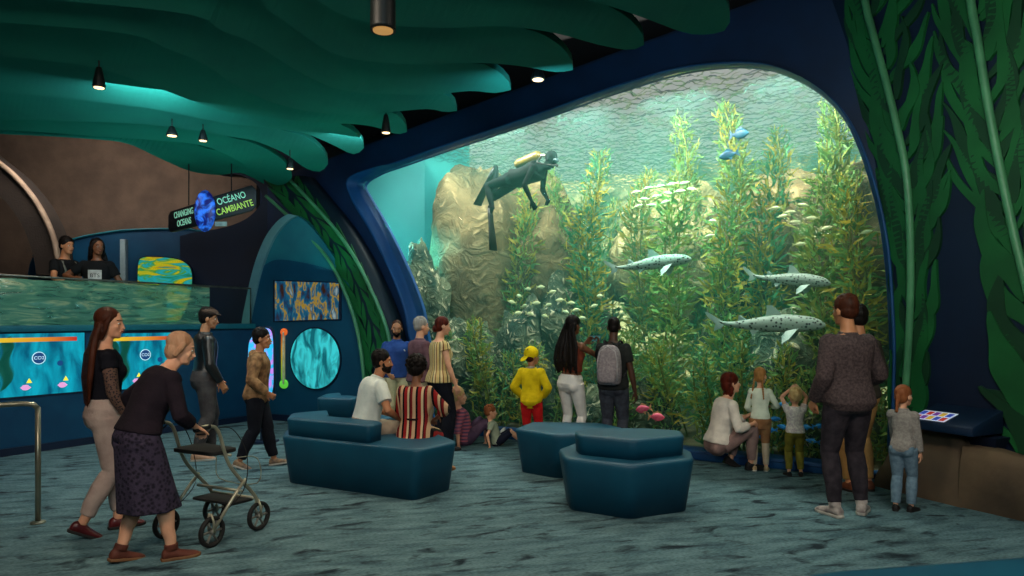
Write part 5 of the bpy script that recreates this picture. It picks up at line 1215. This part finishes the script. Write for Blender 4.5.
mk('grab_handle', Sh().tube([V((-.04,-.03,.235)), V((-.035,-.03,.275)), V((.035,-.03,.275)), V((.04,-.03,.235))], .008, 6), m_bpd, B, smooth=True)
for sx in (-1,1): mk('shoulder_strap', Sh().tube(smooth_poly([V((sx*.07,-.01,.22)), V((sx*.095,.06,.285)), V((sx*.10,.16,.24)), V((sx*.12,.225,.10)), V((sx*.15,.13,-.06)), V((sx*.15,-.01,-.14))], 4), .018, 8, flat=.5), m_bpd, B, smooth=True)
# --- woman with locs, holding up a phone
f2 = Fig('woman with very long black braided hair and white trousers, holding up a phone', (.71,8.42), 1.65, -40, SK['brown'], build=.92, fem=True, head=(-10,0,0), hands=((-.05,.40,1.42),(.14,.42,1.42)), elbows=((-.5,-.1,-.9),(.6,-.1,-.9)), side=(4,0), curl=(50,50), palm=((1,0,0),(-1,0,0))).body()
f2.hair('locs', H_BLK, seed=3); f2.pants(cloth('white_denim', (226,222,216), (206,202,198)), 1.93, .008); f2.top(cloth('rust_crop_top', (150,70,48), (120,56,40)), .12, .49, 0, .010); f2.shoes(mat('white_trainer', (220,216,208)), m_sole_w)
B = thing('mobile_phone', 'black mobile phone held up by the woman with very long braids', 'phone', f2.M @ ((f2.arm[0][2]+f2.arm[1][2])/2+V((0,.08,.06))), radians(-24))
S = Sh(); S.box((0,0,0), (.15,.009,.075)); mk('case', S, mat('phone_black', (14,14,16), rough=.3), B, bevel=.004); mk('screen', Sh().box((0,-.0052,0), (.138,.001,.066)), emis('phone_screen', (60,110,110), .5), B)
mk('camera_lens', Sh().lathe((.055,.0045,.02), [(.006,0),(.006,.001),(.004,.002)], 10, Rx(-90)), m_steel, B)
# --- child in yellow hoodie
f = Fig('child in a yellow hoodie, yellow cap and red shorts with hands on hips', (.235,8.45), 1.24, -16, SK['tan'], build=.92, hs=1.2, head=(-42,-4,0), hands=((-.18,.10,.98),(.18,.10,.98)), elbows=((-1,-.8,-.1),(1,-.8,-.1)), feet=((-.12,0,.08,14),(.12,0,.08,-14)), curl=(50,50)).body().face()
f.hair('short', H_DBR); f.pants(cloth('red_shorts', (206,34,34), (180,24,28)), 1.0, .020, name='shorts')
m_y = cloth('yellow_fleece', (224,196,22), (202,172,14))
def hood(S): S.ell(f.at(.50,(0,-.055,0)), (.10,.06,.06), f.R(.4)); S.tube([f.at(.47), f.at(.54,(0,0,0))], [.105,.085], 16)
f.top(m_y, -.15, .515, 1.93, .036, .004, .0, 'hoodie', hood); mk('hood_lining', Sh().ell(f.at(.535,(0,-.06,0)), (.078,.05,.030), f.R(.4)), cloth('grey_lining', (150,146,130)), f.T, smooth=True)
S = Sh(); S.ell(f.headp((0,-.014,.050)), (.118,.134,.128), f.Rh); S.ell(f.headp((0,-.14,-.01)), (.080,.075,.018), f.Rh @ Rx(38)); mk('cap', S, cloth('yellow_cap', (232,206,20), (214,186,12)), f.T, remesh=.008, relax=2); f.shoes(mat('white_trainer', (220,216,208)), m_sole_w)
# --- woman in a long striped vest
f = Fig('woman with pinned-up auburn hair, ochre striped tunic and black trousers', (-.90,8.75), 1.64, -62, SK['fair'], fem=True, head=(-10,4,0), hands=((-.16,.20,.96),(.20,.14,.88)), elbows=((-.7,-.7,-.2),(.75,-.6,-.2)), feet=((-.09,0,.08,6),(.10,.05,.08,-8))).body().face()
f.hair('updo', H_AUB); f.pants(cloth('black_wide_trousers', (20,22,32), (14,16,24)), 1.95, .022, flare=.03)
f.top(stripes('ochre_stripes', [((196,168,110),3),((120,72,40),1),((214,190,140),2),((70,70,50),1)], 'ang', .52), -.04, .495, .22, .020, .03, .01, 'tunic'); f.shoes(mat('black_shoe', (24,22,24)), m_sole_d)
# --- grey haired man in maroon
f = Fig('grey-haired man in a dark maroon shirt, left of the woman in the striped tunic', (-1.18,8.95), 1.63, -50, SK['fair'], head=(-14,0,0), hands=((-.14,.26,1.05),(.2,.2,.95)), build=1.04, vox=.008).body().face(brow=(110,100,90))
f.hair('short', H_GRY); f.pants(cloth('sand_trousers', (176,160,130)), 1.93, .014); f.top(cloth('maroon_shirt', (104,74,80), (84,58,64)), -.05, .515, 1.1, .018, neckring=.008); f.shoes(mat('black_shoe', (24,22,24)), m_sole_d)
# --- blue polo man facing us
f = Fig('bearded man in a blue polo shirt and cream trousers facing the camera', (-1.60,9.72), 1.59, 200, SK['tan'], head=(-14,8,0), hands=((-.22,.10,.88),(.18,.22,1.0)), build=1.05, vox=.008).body().face(beard=H_BLK)
f.hair('crop', H_DBR); f.pants(cloth('cream_chinos', (200,190,150), (184,172,134)), 1.93, .016); o = f.top(cloth('blue_polo_cloth', (52,82,146), (42,68,126)), -.04, .515, .6, .016, neckring=.010); f.shoes(mat('brown_leather', (110,60,36), (84,44,26)), m_sole_d)
mk('chest_badge', Sh().ell(f.at(.37,(-.085,.128,0)), (.022,.004,.022), f.R(.37)), mat('white_badge', (220,224,230)), f.T, smooth=True)
# --- seated man in white
f = Fig('dark-haired bearded man in a white polo shirt sitting on the long bench, looking right', (-1.50,7.16,-.02), 1.70, -58, SK['tan'], pel=(0,0,.575), lean=(6,20), head=(-26,0,0), hands=((-.10,.34,.66),(.18,.30,.66)), elbows=((-.8,-.7,0),(.9,-.5,-.3)),
        feet=((-.14,.52,.10,8),(.14,.48,.10,-8)), build=1.08, palm=((0,0,-1),(0,0,-1)), curl=(20,20)).body().face(beard=H_BLK)
f.hair('short', H_BLK, seed=3); f.pants(cloth('sand_shorts', (170,152,132), (150,132,114)), 1.05, .020, name='shorts'); f.top(cloth('white_pique', (216,222,214), (196,204,198)), -.08, .515, .66, .022, 0, .010, neckring=.012); f.shoes(mat('grey_trainer', (120,116,112)), m_sole_w)
# --- seated woman striped
f = Fig('woman with round black hair in a red and cream striped dress, sitting on the bench', (-.965,6.98,-.02), 1.60, -8, SK['brown'], fem=True, pel=(0,0,.575), lean=(0,6), side=(0,0), head=(-12,2,0), hands=((-.06,.34,.70),(.16,.34,.70)), elbows=((-.8,-.6,-.1),(1,-.35,-.1)),
        feet=((-.10,.50,.10,8),(.18,.62,.10,-20)), build=1.05, palm=((0,0,-1),(0,0,-1))).body()
f.hair('afro', H_BLK); m_st = stripes('red_black_cream_stripes', [((196,160,124),3),((20,16,20),2),((150,34,34),3),((206,176,140),2),((30,20,24),1),((120,26,30),2)], 0, .15)
S = Sh(); f.tor(S, -.10, .50, .020); [f.armt(S, i, 0, 1.35, .020, .01) for i in range(2)]; [f.legt(S, i, 0, 1.02, .03) for i in range(2)]; S.ell(f.at(-.06), (.22,.19,.08), f.R(0)); mk('dress', S, m_st, f.T, remesh=.009, relax=2)
mk('belt', Sh().loft([[f.at(h) + f.R(h) @ V(((.148)*cos(2*pi*k/24), (.128)*sin(2*pi*k/24), 0)) for k in range(24)] for h in (.145,.165)]), cloth('dark_belt', (40,20,22)), f.T, smooth=True); f.shoes(mat('tan_sandal', (150,100,60)), m_sole_b)
# --- child in plaid sitting on the floor
ps = fp(464,441)
f = Fig('fair-haired child in a plaid shirt sitting on the floor, leaning back', (ps.x+.04,ps.y-.25), 1.34, -72, SK['fair'], hs=1.24, pel=(0,0,.12), lean=(-10,-16), head=(-8,-4,0), hands=((-.30,-.22,.05),(.30,-.20,.05)), elbows=((-.5,-1,.1),(.5,-1,.1)),
        feet=((-.16,.60,.08,10,60),(.18,.56,.08,-10,60)), knees=((-.3,0,1),(.3,0,1)), palm=((0,0,-1),(0,0,-1)), curl=(5,5), vox=.008).body().face()
f.hair('short', H_BLD, seed=5); f.pants(cloth('grey_purple_trousers', (90,70,92), (70,54,74)), 1.9, .018)
def plaid():
    m = bpy.data.materials.new('plaid_flannel'); m.use_nodes = True; N = m.node_tree.nodes; L = m.node_tree.links; B = N['Principled BSDF']; B.inputs['Roughness'].default_value = .9; tc = N.new('ShaderNodeTexCoord'); outs = []
    for ax in ('Z','X'):
        w_ = N.new('ShaderNodeTexWave'); w_.bands_direction = ax; w_.inputs['Scale'].default_value = 5.5; L.new(tc.outputs['Object'], w_.inputs[0]); outs.append(w_.outputs['Fac'])
    a = N.new('ShaderNodeMix'); a.data_type = 'RGBA'; a.inputs[6].default_value = rgb(60,56,90); a.inputs[7].default_value = rgb(176,92,104); L.new(outs[0], a.inputs[0])
    b = N.new('ShaderNodeMix'); b.data_type = 'RGBA'; b.inputs[7].default_value = rgb(130,60,74); mm = N.new('ShaderNodeMath'); mm.operation = 'MULTIPLY'; mm.inputs[1].default_value = .5; L.new(outs[1], mm.inputs[0]); L.new(mm.outputs[0], b.inputs[0]); L.new(a.outputs[2], b.inputs[6]); L.new(b.outputs[2], B.inputs['Base Color']); return m
f.top(plaid(), -.08, .515, 1.3, .022); f.shoes(mat('white_trainer', (220,216,208)), m_sole_w)
# --- toddler sitting on the floor
ps = fp(497,444)
f = Fig('ginger-haired toddler in a pale green t-shirt sitting on the floor', (ps.x+.0,ps.y-.10), .92, -84, SK['fair'], hs=1.5, pel=(0,0,.12), lean=(-14,-20), head=(10,-2,0), hands=((-.26,-.26,.05),(.28,-.20,.05)), elbows=((-.5,-1,.1),(.5,-1,.1)),
        feet=((-.16,.70,.08,10,60),(.16,.66,.08,-10,60)), knees=((-.3,0,1),(.3,0,1)), palm=((0,0,-1),(0,0,-1)), curl=(5,5), vox=.009).body().face(brow=(120,70,40))
f.hair('tot', H_RED); f.pants(cloth('navy_shorts', (24,28,44)), 1.0, .024, name='shorts'); f.top(cloth('sage_tee', (150,160,138), (134,144,124)), -.08, .515, .55, .020)
# --- boy in brown hoodie
ps = fp(257,467)
f = Fig('boy in a brown and tan hoodie and black trousers walking right', (ps.x,ps.y), 1.50, -78, SK['tan'], hs=1.08, head=(-6,0,0), lean=(2,4), hands=((-.26,.02,.95),(.24,.16,.98)), elbows=((-.6,-.8,-.2),(.6,-.9,-.2)), feet=((-.07,.20,.085,0,8),(.08,-.20,.10,-2,-20)), curl=(60,60)).body().face()
f.hair('short', H_BLK, seed=8); f.pants(cloth('black_trousers', (24,26,34), (16,18,26)), 1.9, .026)
m_bh = cloth('brown_camo_fleece', (156,118,82), (96,70,48), 13)
def hood(S): S.ell(f.at(.50,(0,-.07,0)), (.09,.065,.065), f.R(.4)); S.tube([f.at(.47), f.at(.54)], [.10,.08], 16)
f.top(m_bh, -.12, .515, 1.93, .030, .012, .0, 'hoodie', hood); f.shoes(mat('grey_tan_trainer', (150,120,90), (90,80,76), 20), m_sole_w)
# --- man in the black jacket and cap
ps = fp(205,458)
f = Fig('man in a black leather jacket, brown cap and grey trousers', (ps.x,ps.y), 1.74, -52, SK['tan'], head=(-22,6,0), hands=((-.17,.17,.93),(.22,.12,.90)), feet=((-.14,.10,.08,4),(.12,-.12,.08,-14)), build=1.02).body().face()
f.hair('short', H_BLK); f.pants(cloth('grey_trousers', (76,72,72), (58,54,56)), 1.92, .022)
f.top(mat('black_leather', (26,26,28), (16,16,18), 8, .38, bump=.3, bscale=14, spec=.6), -.08, .52, 1.93, .020, 0, .002, 'jacket', neckring=.014); f.shoes(mat('pale_tan_shoe', (196,150,120)), m_sole_w)
S = Sh(); S.ell(f.headp((0,-.005,.075)), (.092,.11,.055), f.Rh); S.ell(f.headp((0,.085,.062)), (.065,.05,.014), f.Rh @ Rx(-12)); mk('cap', S, cloth('brown_cap', (70,56,48)), f.T, remesh=.008, relax=2)
# --- long haired woman
ps = fp(105,532)
f = Fig('young woman with very long dark brown hair, black blouse and beige trousers', (ps.x,ps.y), 1.70, -50, SK['fair'], fem=True, head=(-28,2,0), hands=((-.20,.10,.86),(.24,.14,.90)), feet=((-.05,.10,.08,0),(.08,-.17,.115,-4,-26)), knees=((-.05,1,0),(.05,1,0))).body().face(lip=(150,70,66))
f.hair('long', H_DBR, L=.50); f.pants(cloth('beige_trousers', (178,156,146), (158,136,128)), 1.84, .016, h1=.12)
f.top(cloth('black_blouse', (22,22,30), (14,14,22)), -.02, .50, .35, .014, 0, .006, 'blouse')
S = Sh(); [f.armt(S, i, .3, 1.85, .010, .004) for i in range(2)]; mk('lace_sleeve', S, mat('black_lace', (24,22,28), (96,70,60), 60, .8, tex='voronoi', contrast=(.3,.5)), f.T, smooth=True)
f.shoes(mat('maroon_loafer', (92,28,30), (70,18,22), 6, .35), m_sole_d, name='loafer')
# --- rollator
W1, W2, W3, W4 = V((-2.15,5.02,0)), V((-1.98,5.46,0)), V((-2.38,5.64,0)), V((-2.60,5.24,0))
rc = (W1+W2+W3+W4)/4; hd_ = ((W2-W1)+(W3-W4)).normalized(); yw = atan2(hd_.y, hd_.x)-pi/2; wd = ((W1-W4).length+(W2-W3).length)/4; ln = .225
T = thing('rollator', 'four-wheeled metal walking frame with black seat pushed by the old lady', 'walker', rc, yw)
m_al = mat('champagne_aluminium', (178,172,150), (156,150,130), 10, .35, .6); m_rub = mat('black_rubber', (18,18,18), (26,26,26), 12, .8); m_hub = mat('grey_plastic', (120,120,112), (98,98,92), 10, .5)
def wheel(x, y, r=.112):
    o = thing('wheel', '', '', (0,0,0)); del o['label']; del o['category']; o.parent = T; o.location = (x, y, r)
    prof = [(r-.028,-.012),(r-.012,-.019),(r-.002,-.012),(r,0),(r-.002,.012),(r-.012,.019),(r-.028,.012)]
    Q = Ry(90); n = 28; S = Sh(); S.loft([[Q @ V((a*cos(2*pi*k/n), a*sin(2*pi*k/n), z)) for k in range(n)] for a, z in prof+prof[:1]], caps=False); mk('tyre', S, m_rub, o, smooth=True)
    S = Sh(); S.lathe((0,0,0), [(.02,-.022),(.02,.022)], 14, Q)
    for k in range(6):
        a = k*pi/3; S.tube([V((0,.016*cos(a),.016*sin(a))), V((0,(r-.024)*cos(a),(r-.024)*sin(a)))], .009, 6)
    S.loft([[Q @ V(((r-.024+q)*cos(2*pi*k/n), (r-.024+q)*sin(2*pi*k/n), z)) for k in range(n)] for q, z in ((0,-.013),(.006,-.013),(.006,.013),(0,.013),(0,-.013))], caps=False)
    mk('rim', S, m_hub, o, smooth=True)
for sx in (-1,1):
    x = sx*wd; wheel(x, ln); wheel(x, -ln)
    hp = V((x, -ln-.02, .86))     # grip height
    mk('side_frame', Sh().tube(smooth_poly([V((x,-ln-.14,.865)), V((x,-ln-.03,.875)), V((x,-ln+.06,.82)), V((x,-ln+.16,.56)), V((x,ln-.06,.30)), V((x,ln-.01,.215))], 5), .0135, 10), m_al, T, smooth=True)
    mk('rear_strut', Sh().tube([V((x+sx*.012,-ln,.12)), V((x+sx*.012,.0,.36)), V((x+sx*.012,.08,.43))], .012, 8), m_al, T, smooth=True)
    for yy in (ln, -ln):
        for q in (-.028,.028): mk('fork', Sh().tube([V((x+q,yy,.112)), V((x+q,yy-.01,.19)), V((x+q*.3,yy-.015,.245))], .0085, 8), m_al, T, smooth=True)
    mk('hand_grip', Sh().tube([V((x,-ln-.15,.865)), V((x,-ln-.02,.872))], [.019,.017], 12), m_rub, T, smooth=True)
    mk('brake_lever', Sh().tube(smooth_poly([V((x,-ln,.85)), V((x,-ln-.04,.825)), V((x,-ln-.13,.83))], 4), .006, 6), m_rub, T, smooth=True)
    mk('brake_cable', Sh().tube(smooth_poly([V((x,-ln+.0,.85)), V((x+sx*.03,-ln+.16,.83)), V((x+sx*.05,-ln+.28,.62)), V((x+sx*.02,.05,.35)), V((x,-ln+.05,.2))], 6), .0035, 5), m_rub, T, smooth=True)
S = Sh(); S.prism(round_poly([V((-wd+.02,-.20,.645)), V((wd-.02,-.20,.645)), V((wd-.02,.04,.645)), V((-wd+.02,.07,.645))], .05), V((0,0,.03))); mk('seat', S, m_rub, T, bevel=.008)
S = Sh(); S.prism(round_poly([V((-wd+.02,-.02,.245)), V((wd-.02,-.02,.245)), V((wd-.02,.20,.235)), V((-wd+.02,.20,.235))], .03), V((0,0,.02))); mk('footboard', S, m_rub, T, bevel=.005)
for y, z in ((.06,.34),(-.05,.632),(ln-.04,.26)): mk('cross_bar', Sh().tube([V((-wd,y,z)), V((wd,y,z))], .011, 8), m_al, T, smooth=True)
mk('wire_basket', Sh().tube(smooth_poly([V((wd-.02,.02,.60)), V((wd-.01,.22,.56)), V((wd-.03,.24,.36)), V((-wd+.03,.24,.36)), V((-wd+.01,.22,.56)), V((-wd+.02,.02,.60))], 4), .004, 6), m_al, T, smooth=True)
Tm = Matrix.Translation(rc) @ Matrix.Rotation(yw, 4, 'Z')
# --- old lady
hL = Tm @ V((-wd,-ln-.17,.885)); hR = Tm @ V((wd,-ln-.14,.885)); back = rc - hd_*(ln+.42)
f = Fig('elderly woman with short grey-blonde hair in a dark patterned dress, bent over her walking frame', (back.x+.05,back.y-.0), 1.60, math.degrees(yw)-14, SK['fair'], fem=True, pel=(0,-.04,.94), lean=(12,32), head=(-24,14,0), handw=(tuple(hL),tuple(hR)), elbows=((-.8,-.5,-.3),(.8,-.6,-.3)),
        feet=((-.12,-.12,.09,2,-10),(.13,.14,.08,-16)), build=1.05, palm=((0,0,-1),(0,0,-1)), curl=(55,55), hipw=1.0).body().face(brow=(140,120,100))
f.hair('bob', H_GB); m_dr = mat('dark_floral_dress', (26,22,34), (56,48,66), 34, .85, tex='voronoi', contrast=(.2,.6), spec=.2, bump=.3)
f.skirt(m_dr, .38, .018, .12, (.215,.215), 'skirt'); f.top(cloth('dark_plum_top', (34,26,34), (26,20,28)), .02, .515, 1.6, .018, .01, .006, 'bodice')
S = Sh(); 
for i in range(2): f.footsh(S, i, .004)
f.shoes(mat('brown_sandal', (96,48,34), (76,36,26)), m_sole_b, .10, 'sandal', .003)
# --- two visitors on the gallery above the pool
f = Fig('young man in a black t-shirt with bag straps on the upper gallery', (at(65,300,9.85).x,9.85,1.02), 1.74, 235+20, SK['tan'], head=(-5,4,0), hands=((-.22,.30,1.08),(.14,.30,1.08)), elbows=((-.9,0,-.4),(.9,0,-.4)), vox=.009).body().face()
f.hair('short', H_BLK); f.pants(cloth('black_trousers', (24,26,34), (16,18,26)), 1.9, .02); f.top(cloth('black_tee', (22,24,26)), -.05, .51, .6, .016); f.shoes(mat('black_shoe', (24,22,24)), m_sole_d)
for sx in (-1,1): mk('bag_strap', Sh().tube([f.at(.48,(sx*.09,-.06,.03)), f.at(.46,(sx*.10,.07,.02)), f.at(.34,(sx*.11,.14,0)), f.at(.15,(sx*.14,.10,0))], .018, 8, flat=.5), cloth('grey_strap', (110,112,104)), f.T, smooth=True)
f = Fig('long-haired person in a black t-shirt with a white print, on the upper gallery', (at(97,300,9.85).x,9.85,1.02), 1.72, 200, SK['brown'], head=(35,0,0), hands=((-.22,.16,.96),(.24,.20,1.20)), elbows=((-.8,-.4,-.4),(.9,-.2,-.4)), vox=.009).body().face()
f.hair('long', H_BLK, L=.2); f.pants(cloth('black_trousers', (24,26,34)), 1.9, .02); f.top(cloth('black_tee', (22,24,26)), -.05, .51, .6, .018); f.shoes(mat('black_shoe', (24,22,24)), m_sole_d)
cpr = f.at(.28,(0,.140,0)); S = Sh(); R_ = f.R(.28); S.prism([cpr+R_ @ V(q) for q in ((-.085,0,-.10),(.085,0,-.10),(.085,0,.09),(-.085,0,.09))], R_ @ V((0,.006,0))); mk('shirt_print', S, mat('white_print', (206,208,204)), f.T)
text_mesh('print_letters', 'BTS', .075, mat('dark_letters', (40,44,44)), f.T, frame4(cpr+R_ @ V((0,.010,.01)), -(R_ @ V((1,0,0))), R_ @ V((0,0,1))), .001)
# --- diver
dc = WW(514,180,1.0)
f = Fig('scuba diver in a black wetsuit with yellow tank and long fins', (0,0,0), 1.80, 0, mat('black_wetsuit', (8,16,18), (5,10,12), 5, .85, spec=.1), head=(0,-55,0), hands=((-.14,.42,1.35),(.16,.46,1.25)), elbows=((-.7,.2,-.8),(.7,.2,-.8)), feet=((-.12,-.30,.62,0,-45),(.13,.34,.56,0,-8)), knees=((0,.3,-1),(0,.4,-1)), curl=(40,40), vox=.009)
f.T['category'] = 'diver'; f.body()
Rd = Matrix.Rotation(YW-pi/2, 4, 'Z') @ Matrix.Rotation(radians(-76), 4, 'X')
f.T.rotation_euler = Rd.to_euler(); f.T.location = dc - (Rd @ V((0,0,.95*f.k))); 
S = Sh(); S.tube([f.at(.14,(0,-.20,0)), f.at(.46,(0,-.20,0))], .075, 18, dome=True); mk('air_tank', S, mat('yellow_tank', (92,76,16), (74,60,12), 5, .4), f.T, smooth=True)
mk('tank_valve', Sh().tube([f.at(.50,(0,-.20,0)), f.at(.58,(0,-.16,0))], .025, 10, dome=True), m_steel, f.T, smooth=True)
S = Sh(); f.tor(S, .02, .46, .03); mk('buoyancy_vest', S, mat('black_vest', (8,12,14), (5,8,10), 8, .8, spec=.1), f.T, remesh=.012, relax=2)
mk('breathing_hose', Sh().tube(smooth_poly([f.at(.55,(0,-.18,0)), f.at(.52,(.15,-.05,0)), f.headp((.09,.10,-.08)), f.headp((0,.125,-.06))], 5), .012, 8), m_rub, f.T, smooth=True)
S = Sh(); S.ell(f.headp((0,.085,.004)), (.066,.035,.035), f.Rh); mk('mask', S, mat('mask_glass', (60,80,84), rough=.1), f.T, smooth=True); S = Sh(); S.ell(f.headp((0,.12,-.06)), (.028,.025,.022), f.Rh); mk('regulator', S, m_rub, f.T, smooth=True)
for i in range(2):
    c, R = f.footframe(i); S = Sh(); rows = []
    for y, w_, t_ in ((-.02,.045,.03),(.10,.055,.035),(.20,.07,.016),(.40,.095,.010),(.62,.11,.006)): rows.append([c+R @ V((w_*cos(a), y, t_*sin(a)-.05)) for a in [2*pi*k/12 for k in range(12)]])
    S.loft(rows); mk('swim_fin', S, mat('black_fin', (18,24,26), (12,16,18), 5, .5), f.T, smooth=True)
